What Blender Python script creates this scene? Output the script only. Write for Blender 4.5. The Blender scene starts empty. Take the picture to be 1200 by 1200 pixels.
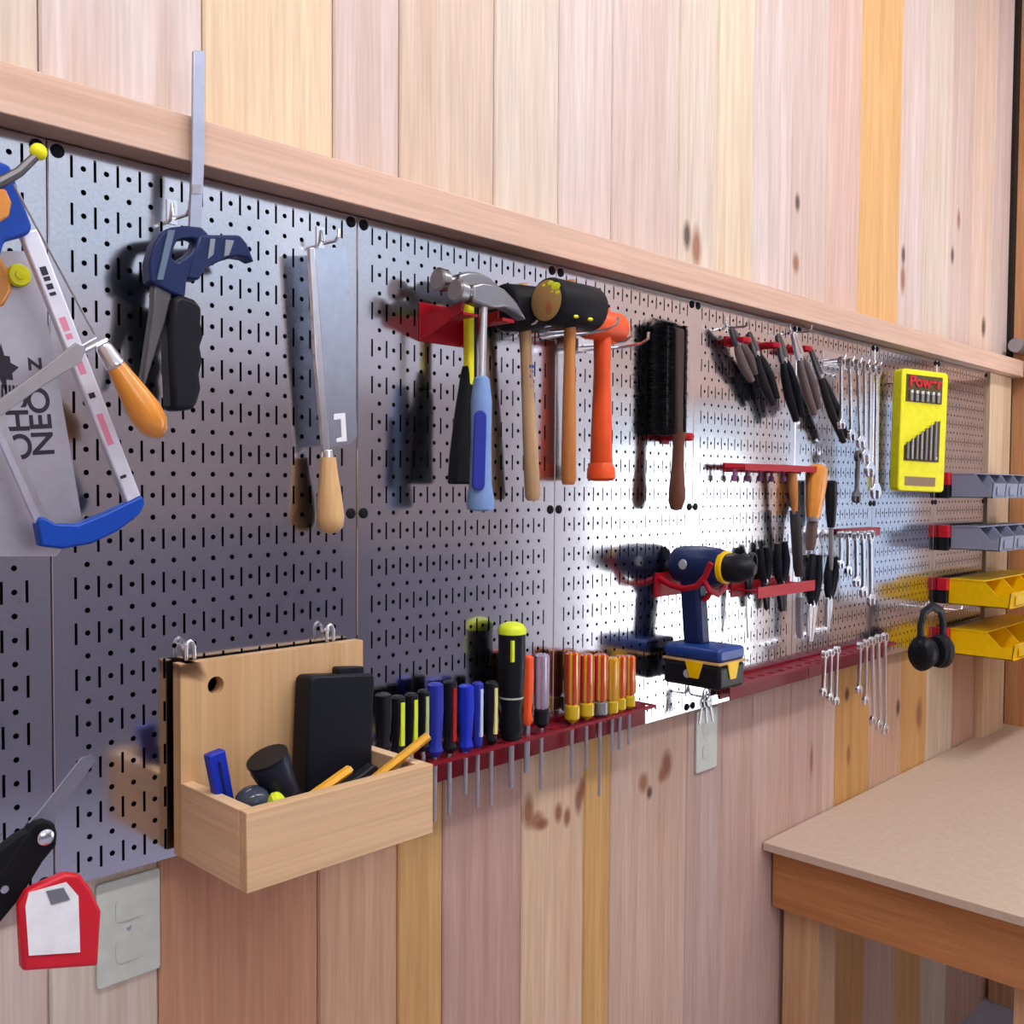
import bpy, bmesh, math, random
from mathutils import Vector, Matrix
random.seed(7)
U = 0.0254                      # the scene is laid out in inches; X along the tool wall, -Y into the room, Z up from the panels' bottom edge
scene = bpy.context.scene
COL = scene.collection

# ------------------------------------------------------------------ camera
FPX, PPY = 1150.29, 611.57
RM = Matrix(((0.69753715, 0.0219106, -0.71621355), (-0.71651864, 0.0304726, -0.69690205), (0.00655535, 0.99929542, 0.03695513)))
CAM = Vector((-16.16024, -42.97598, 17.55427))
cd = bpy.data.cameras.new('camera'); cam = bpy.data.objects.new('camera', cd); COL.objects.link(cam)
cd.sensor_width = 36; cd.lens = FPX / 1200 * 36; cd.shift_y = (PPY - 600) / 1200; cd.clip_start = 0.02; cd.clip_end = 200
cam.matrix_world = Matrix.Translation(CAM * U) @ RM.to_4x4()
scene.camera = cam

# ------------------------------------------------------------------ world, light, exposure
scene.view_settings.view_transform = 'Standard'; scene.view_settings.look = 'None'
scene.view_settings.gamma = 1; scene.view_settings.use_curve_mapping = False
scene.view_settings.exposure = -0.16
try:
    scene.cycles.use_denoising = True; scene.cycles.max_bounces = 8; scene.cycles.sample_clamp_indirect = 6
    scene.cycles.caustics_reflective = False; scene.cycles.caustics_refractive = False
except Exception: pass
w = bpy.data.worlds.new('daylight'); scene.world = w; w.use_nodes = True
nt = w.node_tree; bg = nt.nodes['Background']
tc = nt.nodes.new('ShaderNodeTexCoord'); sp = nt.nodes.new('ShaderNodeSeparateXYZ'); rp = nt.nodes.new('ShaderNodeValToRGB')
nt.links.new(tc.outputs['Generated'], sp.inputs[0]); nt.links.new(sp.outputs['Z'], rp.inputs[0]); nt.links.new(rp.outputs[0], bg.inputs['Color'])
rp.color_ramp.elements[0].position = 0.0; rp.color_ramp.elements[0].color = (.95, .97, 1, 1)
rp.color_ramp.elements[1].position = 0.045; rp.color_ramp.elements[1].color = (.098, .115, .140, 1)
bg.inputs['Strength'].default_value = 8.0

def area(name, loc, rot, sx, sy, power, color=(1, 1, 1), portal=False):
    l = bpy.data.lights.new(name, 'AREA'); l.shape = 'RECTANGLE'; l.size = sx * U; l.size_y = sy * U; l.energy = power; l.color = color
    o = bpy.data.objects.new(name, l); COL.objects.link(o); o.location = Vector(loc) * U; o.rotation_euler = rot
    if portal: l.cycles.is_portal = True
    return o
XL, XR, YB, YF, ZF, ZC = -70.0, 122.5, 0.75, -170.0, -49.7, 92.0
area('window_daylight', (XR + 2, -23, 16), (0, math.radians(90), 0), 30, 22, 1, portal=True)
area('added_clerestory_portal', (76, YF - 2, 74), (math.radians(90), 0, 0), 90, 22, 1, portal=True)  # portals for the unseen high windows added to brighten the upper panels
area('added_clerestory_portal', (XR + 2, -119, 74), (0, math.radians(90), 0), 22, 88, 1, portal=True)
# daylight through the glazed door on the far end wall, and an area lamp added at an unseen opening for frontal light
area('door_daylight', (XR + 2, -55, -4), (0, math.radians(90), 0), 76, 34, 1, portal=True)
area('front_opening_fill', (-15, YF + 3, 42), (math.radians(90), 0, 0), 80, 40, 17, (.88, .91, 1))
# unseen ceiling area lamps added for even light from above
for x in (-20, 35, 90):
    area('ceiling_fill_light', (x, -48, ZC - 4.2), (0, 0, 0), 48, 8, 25, (.97, .97, 1))

# ------------------------------------------------------------------ geometry from the photograph's viewpoint into the place
def at(px, py, Y=0.0, X=None, Z=None):
    d = RM @ Vector(((px - 600) / FPX, -(py - PPY) / FPX, -1))
    t = (X - CAM.x) / d.x if X is not None else (Z - CAM.z) / d.z if Z is not None else (Y - CAM.y) / d.y
    return CAM + d * t

# ------------------------------------------------------------------ materials
MAT = {}
def mat(name, col, rough=.5, metal=0, spec=.3, trans=0, coat=0, emit=0):
    if name in MAT: return MAT[name]
    m = bpy.data.materials.new(name); m.use_nodes = True; b = m.node_tree.nodes['Principled BSDF']
    b.inputs['Base Color'].default_value = (*col, 1); b.inputs['Roughness'].default_value = rough; b.inputs['Metallic'].default_value = metal
    b.inputs['Specular IOR Level'].default_value = spec; b.inputs['Transmission Weight'].default_value = trans; b.inputs['Coat Weight'].default_value = coat
    if emit: b.inputs['Emission Color'].default_value = (*col, 1); b.inputs['Emission Strength'].default_value = emit
    # a faint tonal mottling so that no surface is perfectly even
    n = m.node_tree.nodes; L = m.node_tree.links
    if not emit and not trans:
        t = n.new('ShaderNodeTexCoord'); ns = n.new('ShaderNodeTexNoise'); ns.inputs['Scale'].default_value = 60; ns.inputs['Detail'].default_value = 3
        mp = n.new('ShaderNodeMapRange'); mp.inputs[3].default_value = .86; mp.inputs[4].default_value = 1.12
        mx = n.new('ShaderNodeMix'); mx.data_type = 'RGBA'; mx.blend_type = 'MULTIPLY'; mx.inputs[0].default_value = 1; mx.inputs[6].default_value = (*col, 1)
        L.new(t.outputs['Object'], ns.inputs['Vector']); L.new(ns.outputs['Fac'], mp.inputs[0]); L.new(mp.outputs[0], mx.inputs[7]); L.new(mx.outputs[2], b.inputs['Base Color'])
    MAT[name] = m; return m

def wood(name, c1, c2, scale=(1, 1, 1), grain=9.0, rough=.55, attr=False, knots=(), dark=.55, axis='Z', rings=1.0):
    """long-grained wood; grain runs along the given axis of object space (metres)"""
    if name in MAT: return MAT[name]
    m = bpy.data.materials.new(name); m.use_nodes = True; N = m.node_tree.nodes; L = m.node_tree.links; b = N['Principled BSDF']
    b.inputs['Roughness'].default_value = rough; b.inputs['Specular IOR Level'].default_value = .25
    t = N.new('ShaderNodeTexCoord'); mp = N.new('ShaderNodeMapping'); L.new(t.outputs['Object'], mp.inputs[0])
    s = {'Z': (40, 40, 1.6), 'X': (1.6, 40, 40), 'Y': (40, 1.6, 40)}[axis]
    mp.inputs['Scale'].default_value = tuple(a * k for a, k in zip(s, scale))
    off = None
    if attr:
        at_ = N.new('ShaderNodeAttribute'); at_.attribute_name = 'tone'
        va = N.new('ShaderNodeVectorMath'); va.operation = 'ADD'; sc = N.new('ShaderNodeVectorMath'); sc.operation = 'SCALE'; sc.inputs[3].default_value = 37
        L.new(at_.outputs['Color'], sc.inputs[0]); L.new(mp.outputs[0], va.inputs[0]); L.new(sc.outputs[0], va.inputs[1]); src = va.outputs[0]
    else: src = mp.outputs[0]
    n1 = N.new('ShaderNodeTexNoise'); n1.inputs['Scale'].default_value = 1.0; n1.inputs['Detail'].default_value = 5; n1.inputs['Distortion'].default_value = .7 * rings
    n2 = N.new('ShaderNodeTexNoise'); n2.inputs['Scale'].default_value = grain; n2.inputs['Detail'].default_value = 3
    L.new(src, n1.inputs['Vector']); L.new(src, n2.inputs['Vector'])
    r1 = N.new('ShaderNodeMapRange'); r1.inputs[1].default_value = .3; r1.inputs[2].default_value = .7; L.new(n1.outputs['Fac'], r1.inputs[0])
    r2 = N.new('ShaderNodeMapRange'); r2.inputs[1].default_value = .35; r2.inputs[2].default_value = .65; r2.inputs[3].default_value = 1 - dark * .16; r2.inputs[4].default_value = 1.05; L.new(n2.outputs['Fac'], r2.inputs[0])
    mx = N.new('ShaderNodeMix'); mx.data_type = 'RGBA'
    if attr:
        ml = N.new('ShaderNodeMix'); ml.data_type = 'RGBA'; ml.blend_type = 'MULTIPLY'; ml.inputs[0].default_value = 1; ml.inputs[7].default_value = (*c2, 1)
        L.new(at_.outputs['Color'], mx.inputs[6]); L.new(at_.outputs['Color'], ml.inputs[6]); L.new(ml.outputs[2], mx.inputs[7])
    else: mx.inputs[6].default_value = (*c1, 1); mx.inputs[7].default_value = (*c2, 1)
    L.new(r1.outputs[0], mx.inputs[0])
    m2 = N.new('ShaderNodeMix'); m2.data_type = 'RGBA'; m2.blend_type = 'MULTIPLY'; m2.inputs[0].default_value = 1
    L.new(mx.outputs[2], m2.inputs[6]); L.new(r2.outputs[0], m2.inputs[7]); out = m2.outputs[2]
    for (kx, ky, kz, rx, rz, col) in knots:      # dark knots in the boards, at their own spots
        dv = N.new('ShaderNodeVectorMath'); dv.operation = 'SUBTRACT'; dv.inputs[1].default_value = (kx * U, ky * U, kz * U); L.new(t.outputs['Object'], dv.inputs[0])
        ds = N.new('ShaderNodeVectorMath'); ds.operation = 'MULTIPLY'; ds.inputs[1].default_value = (1 / (rx * U), 0, 1 / (rz * U)); L.new(dv.outputs[0], ds.inputs[0])
        ln = N.new('ShaderNodeVectorMath'); ln.operation = 'LENGTH'; L.new(ds.outputs[0], ln.inputs[0])
        mr = N.new('ShaderNodeMapRange'); mr.inputs[1].default_value = .5; mr.inputs[2].default_value = 1.3; mr.inputs[3].default_value = .85; mr.inputs[4].default_value = 0; L.new(ln.outputs['Value'], mr.inputs[0])
        mk = N.new('ShaderNodeMix'); mk.data_type = 'RGBA'; mk.inputs[7].default_value = (*col, 1); L.new(mr.outputs[0], mk.inputs[0]); L.new(out, mk.inputs[6]); out = mk.outputs[2]
    L.new(out, b.inputs['Base Color'])
    bp = N.new('ShaderNodeBump'); bp.inputs['Strength'].default_value = .12; bp.inputs['Distance'].default_value = .001; L.new(n2.outputs['Fac'], bp.inputs['Height']); L.new(bp.outputs[0], b.inputs['Normal'])
    MAT[name] = m; return m

def galvanised():
    m = bpy.data.materials.new('galvanised_steel'); m.use_nodes = True; N = m.node_tree.nodes; L = m.node_tree.links; b = N['Principled BSDF']
    b.inputs['Metallic'].default_value = 1; t = N.new('ShaderNodeTexCoord'); mp = N.new('ShaderNodeMapping'); mp.inputs['Scale'].default_value = (1, 1, .35)
    L.new(t.outputs['Object'], mp.inputs[0])
    n = N.new('ShaderNodeTexNoise'); n.inputs['Scale'].default_value = 9; n.inputs['Detail'].default_value = 4; L.new(mp.outputs[0], n.inputs['Vector'])
    r = N.new('ShaderNodeMapRange'); r.inputs[3].default_value = .11; r.inputs[4].default_value = .17; L.new(n.outputs['Fac'], r.inputs[0]); L.new(r.outputs[0], b.inputs['Roughness'])
    c = N.new('ShaderNodeValToRGB'); c.color_ramp.elements[0].color = (.55, .55, .59, 1); c.color_ramp.elements[1].color = (.70, .70, .74, 1)
    n2 = N.new('ShaderNodeTexNoise'); n2.inputs['Scale'].default_value = 260; n2.inputs['Detail'].default_value = 2; L.new(t.outputs['Object'], n2.inputs['Vector']); L.new(n2.outputs['Fac'], c.inputs[0]); L.new(c.outputs[0], b.inputs['Base Color'])
    MAT['galv'] = m; return m
galv = galvanised()
steel = mat('polished_steel', (.72, .73, .76), .22, 1)
brushed = mat('brushed_steel', (.55, .56, .6), .33, 1)
dull = mat('dull_steel', (.33, .33, .35), .45, .9)
hsteel = mat('hammer_steel', (.30, .30, .32), .32, .95)
zinc = mat('zinc_wire', (.8, .82, .85), .2, 1)
black = mat('black_plastic', (.006, .007, .011), .42, 0, .22)
blackr = mat('black_rubber', (.007, .007, .010), .6, 0, .15)
darkiron = mat('dark_iron', (.022, .02, .022), .5, .3)
gunmetal = mat('worn_gunmetal', (.12, .115, .12), .42, .8)
red = mat('red_powder_coat', (.40, .004, .014), .45, 0, .3)
redp = mat('red_plastic', (.62, .015, .03), .35)
bluep = mat('blue_plastic', (.005, .06, .40), .38)
navy = mat('navy_plastic', (.007, .018, .085), .4, 0, .3)
lblue = mat('pale_blue_rubber', (.20, .33, .62), .45)
dblue = mat('deep_blue_rubber', (.02, .035, .35), .4)
yellow = mat('yellow_plastic', (.92, .56, .0), .4)
lemon = mat('lemon_plastic', (.93, .88, .02), .35)
lime = mat('lime_plastic', (.72, .85, .03), .4)
orange = mat('orange_plastic', (.9, .10, .02), .38)
amber = mat('amber_varnish', (.80, .30, .03), .3, 0, .5, 0, .5)
amberd = mat('amber_acetate', (.75, .30, .01), .15, 0, .5, 0, .6)
redac = mat('red_acetate', (.60, .035, .006), .15, 0, .5, 0, .6)
yelac = mat('yellow_acetate', (.62, .42, .01), .15, 0, .5, 0, .6)
clear = mat('smoky_acetate', (.36, .30, .42), .12, 0, .5, 0, .6)
white = mat('white_paint', (.85, .85, .87), .5)
whitem = mat('white_enamel', (.78, .78, .86), .3, .3)
greyp = mat('grey_plastic', (.27, .29, .39), .45)
darkred = mat('dark_red_powder_coat', (.21, .003, .012), .45, 0, .25)
greyd = mat('grey_metal_pipe', (.33, .33, .36), .45, .6)
ivory = mat('pale_outlet_plastic', (.62, .66, .58), .4)
ink = mat('dark_ink', (.035, .028, .04), .7)
redink = mat('red_ink', (.75, .25, .35), .6)
blueink = mat('blue_ink', (.06, .1, .5), .6)
pencil = mat('pencil_yellow', (.85, .42, .03), .45)
lens_m = mat('dark_lens', (.05, .06, .09), .08)
brownd = mat('dark_brown_wood', (.13, .045, .03), .45)
brownh = mat('brown_handle', (.17, .10, .09), .5)
cavity = mat('dark_gap_board', (.02, .013, .01), .9)
hw_light = wood('pale_ash_handle', (.74, .50, .28), (.62, .38, .19), grain=6, rough=.45)
hw_tan = wood('tan_beech_handle', (.78, .50, .24), (.70, .42, .18), grain=6, rough=.4)
hw_orange = wood('orange_hickory_handle', (.72, .30, .09), (.50, .18, .05), grain=6, rough=.4)
box_wood = wood('box_pine', (.74, .50, .29), (.66, .42, .22), grain=5, rough=.5, axis='X', scale=(.5, 1, 1))
box_woodv = wood('box_pine_upright', (.72, .47, .25), (.62, .37, .17), grain=5, rough=.5, axis='Z', scale=(1, 1, .5))
beam_wood = wood('cedar_beam', (.74, .52, .40), (.68, .43, .31), grain=6, rough=.6, axis='X', scale=(.5, .8, .8))
mdf = mat('worktop_board', (.56, .43, .33), .6, 0, .3)
bench_wood = wood('bench_frame_fir', (.56, .25, .09), (.42, .17, .06), grain=6, axis='Y')
bench_woodz = wood('bench_post_fir', (.66, .42, .24), (.5, .28, .13), grain=6, axis='Z')
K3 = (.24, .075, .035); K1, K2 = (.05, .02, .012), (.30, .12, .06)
wall_wood = wood('cedar_boards', (1, 1, 1), (.86, .77, .70), attr=True, grain=5, rough=.6, knots=[
    (47.9, 0, 36.9, .5, 1.1, K1), (49.2, 0, 36.2, .7, 1.6, K2), (65.1, 0, 43.0, .45, .8, K1), (65, 0, 37.6, .6, .9, K2), (88.1, 0, 42.3, .5, 1.0, K1), (88.1, 0, 39.8, .6, 1.6, K2),
    (101.8, 0, 44.6, .5, 1.0, K1), (112.5, 0, 37.6, .7, 1.2, K1), (103.5, 0, 49, .5, 1.2, K2), (113.2, 0, 26.9, .5, .6, K1),
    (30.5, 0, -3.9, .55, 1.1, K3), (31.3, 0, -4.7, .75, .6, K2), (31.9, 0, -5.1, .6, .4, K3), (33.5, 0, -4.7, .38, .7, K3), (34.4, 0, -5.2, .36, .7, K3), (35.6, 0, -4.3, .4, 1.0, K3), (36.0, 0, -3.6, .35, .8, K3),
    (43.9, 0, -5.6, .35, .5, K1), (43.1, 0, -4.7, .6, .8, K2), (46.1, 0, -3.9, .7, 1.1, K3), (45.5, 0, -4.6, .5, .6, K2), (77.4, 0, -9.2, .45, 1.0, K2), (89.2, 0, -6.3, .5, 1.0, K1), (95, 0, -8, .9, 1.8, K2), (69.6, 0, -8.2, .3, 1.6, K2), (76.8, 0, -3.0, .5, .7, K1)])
wall_wood2 = wood('amber_cedar_boards', (1, 1, 1), (.82, .64, .5), attr=True, grain=5, rough=.6)

# ------------------------------------------------------------------ mesh builder (inches, in the frame of the thing it belongs to)
def V(*a): return Vector(a)
class MB:
    def __init__(s): s.v = []; s.f = []; s.m = []; s.tone = []
    def add(s, vs, fs, mi=0):
        o = len(s.v); s.v += [Vector(p) for p in vs]; s.f += [tuple(i + o for i in f) for f in fs]; s.m += [mi] * len(fs); return s
    def box(s, x0, x1, y0, y1, z0, z1, mi=0):
        return s.add([(x, y, z) for x in (x0, x1) for y in (y0, y1) for z in (z0, z1)], [(0, 1, 3, 2), (4, 6, 7, 5), (0, 4, 5, 1), (2, 3, 7, 6), (0, 2, 6, 4), (1, 5, 7, 3)], mi)
    def frame(s, d):
        d = Vector(d).normalized(); a = Vector((0, 0, 1)) if abs(d.z) < .9 else Vector((1, 0, 0)); u = d.cross(a).normalized(); return d, u, d.cross(u)
    def lathe(s, p0, d, prof, n=16, mi=0, sx=1, sy=1, flute=0, lobes=6, mi2=None):
        """prof = [(distance along d, radius)]"""
        p0 = Vector(p0); d, u, w_ = s.frame(d); vs = []; fs = []
        if flute: n = lobes * 6
        for (h, r) in prof:
            for k in range(n):
                a = 2 * math.pi * k / n; rr = r * (1 - flute * (.5 + .5 * math.cos(lobes * a))); vs.append(p0 + d * h + u * math.cos(a) * rr * sx + w_ * math.sin(a) * rr * sy)
        for i in range(len(prof) - 1):
            for k in range(n): a = i * n + k; b = i * n + (k + 1) % n; fs.append((a, b, b + n, a + n))
        fs.append(tuple(range(n - 1, -1, -1))); fs.append(tuple(range((len(prof) - 1) * n, len(prof) * n)))
        s.add(vs, fs, mi)
        if mi2 is not None:      # the valleys between the flutes in a second material
            o = len(s.m) - len(fs)
            for i in range(len(fs) - 2):
                if math.cos(lobes * 2 * math.pi * (i % n + .5) / n) > .4: s.m[o + i] = mi2
        return s
    def cyl(s, p0, p1, r, r1=None, n=12, mi=0):
        d = Vector(p1) - Vector(p0); return s.lathe(p0, d, [(0, r), (d.length, r if r1 is None else r1)], n, mi)
    def tube(s, pts, r, n=8, mi=0, closed=False, flat=1.0):
        pts = [Vector(p) for p in pts]; N_ = len(pts); vs = []; fs = []; pu = None
        for i, p in enumerate(pts):
            t = (pts[(i + 1) % N_] - pts[i - 1]) if closed else (pts[min(i + 1, N_ - 1)] - pts[max(i - 1, 0)])
            t.normalize()
            if pu is None: _, pu, _ = s.frame(t)
            pu = (pu - t * pu.dot(t)).normalized(); w_ = t.cross(pu); rr = r[i] if isinstance(r, (list, tuple)) else r
            for k in range(n): a = 2 * math.pi * k / n; vs.append(p + pu * math.cos(a) * rr + w_ * math.sin(a) * rr * flat)
        for i in range(N_ if closed else N_ - 1):
            j = (i + 1) % N_
            for k in range(n): fs.append((i * n + k, i * n + (k + 1) % n, j * n + (k + 1) % n, j * n + k))
        if not closed: fs.append(tuple(range(n - 1, -1, -1))); fs.append(tuple(range((N_ - 1) * n, N_ * n)))
        return s.add(vs, fs, mi)
    def prism(s, poly, y0, y1, mi=0):
        """polygon in (x, z) extruded from y0 to y1"""
        n = len(poly); vs = [(x, y0, z) for x, z in poly] + [(x, y1, z) for x, z in poly]
        fs = [tuple(range(n)), tuple(range(2 * n - 1, n - 1, -1))] + [(i, i + n, (i + 1) % n + n, (i + 1) % n) for i in range(n)]
        return s.add(vs, fs, mi)
    def ring(s, outer, inner, y0, y1, mi=0):
        n = len(outer); vs = [(x, y, z) for y in (y0, y1) for P in (outer, inner) for x, z in P]; fs = []
        for i in range(n):
            j = (i + 1) % n
            fs += [(i, j, n + j, n + i), (2 * n + i, 3 * n + i, 3 * n + j, 2 * n + j), (i, 2 * n + i, 2 * n + j, j), (n + i, n + j, 3 * n + j, 3 * n + i)]
        return s.add(vs, fs, mi)
    def ball(s, c, r, n=12, sx=1, sy=1, sz=1, mi=0):
        c = Vector(c); vs = []; fs = []; m_ = n // 2
        for i in range(m_ + 1):
            for k in range(n): a = math.pi * i / m_; b = 2 * math.pi * k / n; vs.append(c + Vector((math.sin(a) * math.cos(b) * r * sx, math.sin(a) * math.sin(b) * r * sy, math.cos(a) * r * sz)))
        for i in range(m_):
            for k in range(n): fs.append((i * n + k, i * n + (k + 1) % n, (i + 1) * n + (k + 1) % n, (i + 1) * n + k))
        return s.add(vs, fs, mi)
    def xf(s, M):
        s.v = [M @ p for p in s.v]; return s
    def build(s, name, mats, parent=None, loc=(0, 0, 0), bevel=0, smooth=True, tones=None):
        me = bpy.data.meshes.new(name); me.from_pydata([p * U for p in s.v], [], s.f)
        for p, i in zip(me.polygons, s.m): p.material_index = i
        bm = bmesh.new(); bm.from_mesh(me)
        if tones is None: bmesh.ops.remove_doubles(bm, verts=bm.verts, dist=1e-6)
        bmesh.ops.recalc_face_normals(bm, faces=bm.faces); bm.to_mesh(me); bm.free()
        mats = mats if isinstance(mats, (list, tuple)) else [mats]
        for m_ in mats: me.materials.append(m_)
        if tones is not None:
            ca = me.color_attributes.new('tone', 'FLOAT_COLOR', 'CORNER')
            for p in me.polygons:
                for li in p.loop_indices: ca.data[li].color = (*tones[p.index], 1)
        if smooth:
            for p in me.polygons: p.use_smooth = True
            me.set_sharp_from_angle(angle=math.radians(38))
        o = bpy.data.objects.new(name, me); COL.objects.link(o); o.location = Vector(loc) * U
        if parent: o.parent = parent
        if bevel:
            b = o.modifiers.new('edge', 'BEVEL'); b.width = bevel * U; b.segments = 2; b.limit_method = 'ANGLE'; b.angle_limit = math.radians(40)
        return o

def tag(o, label, cat, group=None):
    o['label'] = label; o['category'] = cat
    if group: o['group'] = group
    elif 'group' in o: del o['group']
    return o
def thing(name, label, cat, loc, rot=(0, 0, 0), group=None):
    o = bpy.data.objects.new(name, None); COL.objects.link(o); o.empty_display_size = .02
    o.location = Vector(loc) * U; o.rotation_euler = [math.radians(a) for a in rot]; return tag(o, label, cat, group)
def struct(o): o['kind'] = 'structure'; return o
def dup(root, label, loc=None, rot=None, scale=None):
    def cp(o, par):
        c = o.copy(); COL.objects.link(c)
        if par: c.parent = par
        for ch in o.children: cp(ch, c)
        return c
    r = cp(root, None); r['label'] = label
    if loc is not None: r.location = Vector(loc) * U
    if rot is not None: r.rotation_euler = [math.radians(a) for a in rot]
    if scale: r.scale = (scale,) * 3
    return r
def tr(pts, Y, L):          # pixels on the plane Y -> (x, z) relative to L
    r = []
    for (a, b) in pts: q = at(a, b, Y); r.append((q.x - L[0], q.z - L[2]))
    return r
def arc(cx, cz, r, a0, a1, n=12, rz=None):
    rz = rz or r
    return [(cx + r * math.cos(math.radians(a0 + (a1 - a0) * i / n)), cz + rz * math.sin(math.radians(a0 + (a1 - a0) * i / n))) for i in range(n + 1)]
def circ(cx, cz, r, n=20): return arc(cx, cz, r, 0, 360, n)[:-1]
def rrect(x0, x1, z0, z1, r, n=4):
    return arc(x1 - r, z1 - r, r, 0, 90, n) + arc(x0 + r, z1 - r, r, 90, 180, n) + arc(x0 + r, z0 + r, r, 180, 270, n) + arc(x1 - r, z0 + r, r, 270, 360, n)
def text(name, s_, size, M, m_, parent, depth=.01, sx=1, bold=0.0):
    c = bpy.data.curves.new(name, 'FONT'); c.body = s_; c.size = size * U; c.extrude = depth * U; c.align_x = 'CENTER'; c.align_y = 'CENTER'; c.offset = bold * U
    t = bpy.data.objects.new(name, c); COL.objects.link(t); bpy.context.view_layer.update()
    me = bpy.data.meshes.new_from_object(t.evaluated_get(bpy.context.evaluated_depsgraph_get())); bpy.data.objects.remove(t)
    me.transform(Matrix.Translation(M.to_translation() * U) @ M.to_3x3().to_4x4() @ Matrix.Diagonal((sx, 1, 1, 1))); me.materials.clear(); me.materials.append(m_)
    o = bpy.data.objects.new(name, me); COL.objects.link(o); o.parent = parent; return o
FACE = Matrix(((1, 0, 0), (0, 0, -1), (0, 1, 0)))       # text facing -Y, reading along +X
def facing(x, y, z, roll=0): return Matrix.Translation((x, y, z)) @ Matrix.Rotation(math.radians(roll), 4, 'Y') @ FACE.to_4x4()


# ================================================================== the room
def planks(name, x_edges, tones, y, z0, z1, mt, axis='X', depth=.7):
    m = MB(); tn = []
    for i in range(len(x_edges) - 1):
        a, b = x_edges[i] + .04, x_edges[i + 1] - .04; g = .10
        prof = [(a, depth), (a, g), (a + g, 0), (b - g, 0), (b, g), (b, depth)]
        vs = []
        for zz in (z0, z1):
            for (p, q) in prof: vs.append((p, y + q, zz) if axis == 'X' else (y + q, p, zz))
        fs = [(k, k + 1, k + 7, k + 6) for k in range(5)] + [tuple(range(6)), tuple(range(11, 5, -1))]
        m.add(vs, fs); tn += [tones[i % len(tones)]] * len(fs)
    o = struct(m.build(name, mt, tones=tn, smooth=False)); return o
PK, CR, GD, PL, RS = (.76, .63, .57), (.80, .71, .61), (.74, .44, .19), (.80, .69, .65), (.72, .57, .52)
# upper run of boards, above the panels; lower run below them; the joint is behind the panels
up_e = [-70, -62, -55, -48, -41, -34, -27, -20, -13, -6.5, 0, 7.5, 15, 19.5, 27, 33, 38.6, 46.7, 52, 57.5, 64, 70.6, 77.5, 87, 94, 101, 108, 115, 122.4]
PK, CR, PL, RS = [tuple(a * b for a, b in zip(c, (.93, .92, .92))) for c in (PK, CR, PL, RS)]
up_t = [CR, PK, RS, CR, PL, PK, CR, RS, PK, CR, PL, (.82, .66, .46), PK, (.71, .57, .46), CR, PL, PK, CR, (.80, .68, .52), PL, PK, (.74, .54, .47), (.80, .50, .22), PL, CR, PK, (.82, .66, .56), PL]
planks('wall_back', up_e, up_t, YB, 16, ZC, wall_wood)
lo_e = [-70, -62, -54, -46, -38, -30, -22, -14, -7, 0, 5, 14, 19.5, 23, 29.9, 36.3, 39.2, 48.9, 54, 58.7, 65.5, 72, 74.4, 82, 90, 97.2, 101, 105, 110.6, 117, 122.4]
lo_t = [CR, PK, RS, CR, PL, PK, CR, RS, PK, CR, (.62, .33, .2), (.66, .42, .27), (.66, .40, .16), (.55, .36, .30), (.74, .54, .37), (.72, .44, .17), (.68, .49, .38), (.60, .44, .38), (.62, .44, .37), (.64, .46, .39), (.62, .44, .38), (.72, .55, .47), (.68, .38, .14), (.66, .44, .32), (.70, .40, .16), (.68, .56, .42), (.74, .60, .48), (.60, .38, .28), (.62, .40, .30), (.6, .36, .26)]
lw = planks('wall_back_lower', lo_e, lo_t, YB, ZF, 16, wall_wood); lw.name = 'wall_back.001'
# far end wall with the glazed door opening (Y -38..-72)
e1 = [-34, -28, -23, -17, -12, -3.4, .6]; e1t = [(.72, .56, .48), (.70, .54, .47), (.74, .57, .49), (.72, .56, .50), (.74, .60, .54), (.74, .38, .18)]
planks('wall_right', e1[4:], e1t[4:], XR, ZF, ZC, wall_wood2, 'Y')
planks('wall_right.003', e1[:5], e1t[:4], XR, ZF, 1, wall_wood2, 'Y'); planks('wall_right.004', e1[:5], e1t[:4], XR, 31, ZC, wall_wood2, 'Y'); planks('wall_right.005', [-38, -34], e1t[:1], XR, ZF, ZC, wall_wood2, 'Y')
o = struct(thing('window_1', '', '', (XR, -23, 1))); del o['label']; del o['category']
m = MB()
for a, b in ((-11, -9.6), (9.6, 11)): m.box(-.5, 1.0, a, b, 0, 30)
m.box(-.5, 1.0, -9.6, 9.6, 28.6, 30).box(-1.6, 1.0, -9.6, 9.6, 0, 1.2).build('window_frame', white, o)
# unseen pale blue shed added outside this window to tint the panel reflections
so = struct(thing('added_shed', '', '', (172, 0, ZF))); del so['label']; del so['category']
MB().box(0, 60, -58, 60, 0, 110).build('wall', mat('added_shed_blue', (.27, .335, .43), .8, 0, .1), so, smooth=False); MB().prism([(-3, 110), (63, 110), (30, 135)], -61, 63).build('roof', mat('added_shed_roof', (.1, .1, .11), .8), so, smooth=False)
m = MB().box(XL, XR, YF - 1, YF, ZF, 8, 2).box(XL, XR, YF - 1, YF, 8, 22, 1).box(XL, -56, YF - 1, YF, 22, 62, 1).box(26, XR, YF - 1, YF, 22, 46, 1).box(26, XR, YF - 1, YF, 46, 62, 0).box(XL, 31, YF - 1, YF, 62, ZC, 0).box(121, XR, YF - 1, YF, 62, ZC, 0).box(31, 121, YF - 1, YF, 86, ZC, 0)
bands = [mat('pale_reflection_band', (.80, .80, .86), .7), mat('taupe_reflection_band', (.44, .38, .39), .7), mat('slate_reflection_band', (.28, .275, .345), .6)]  # unseen wall bands toned to shape the gradient in the panel reflections
struct(m.build('wall_front', bands, smooth=False))
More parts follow.
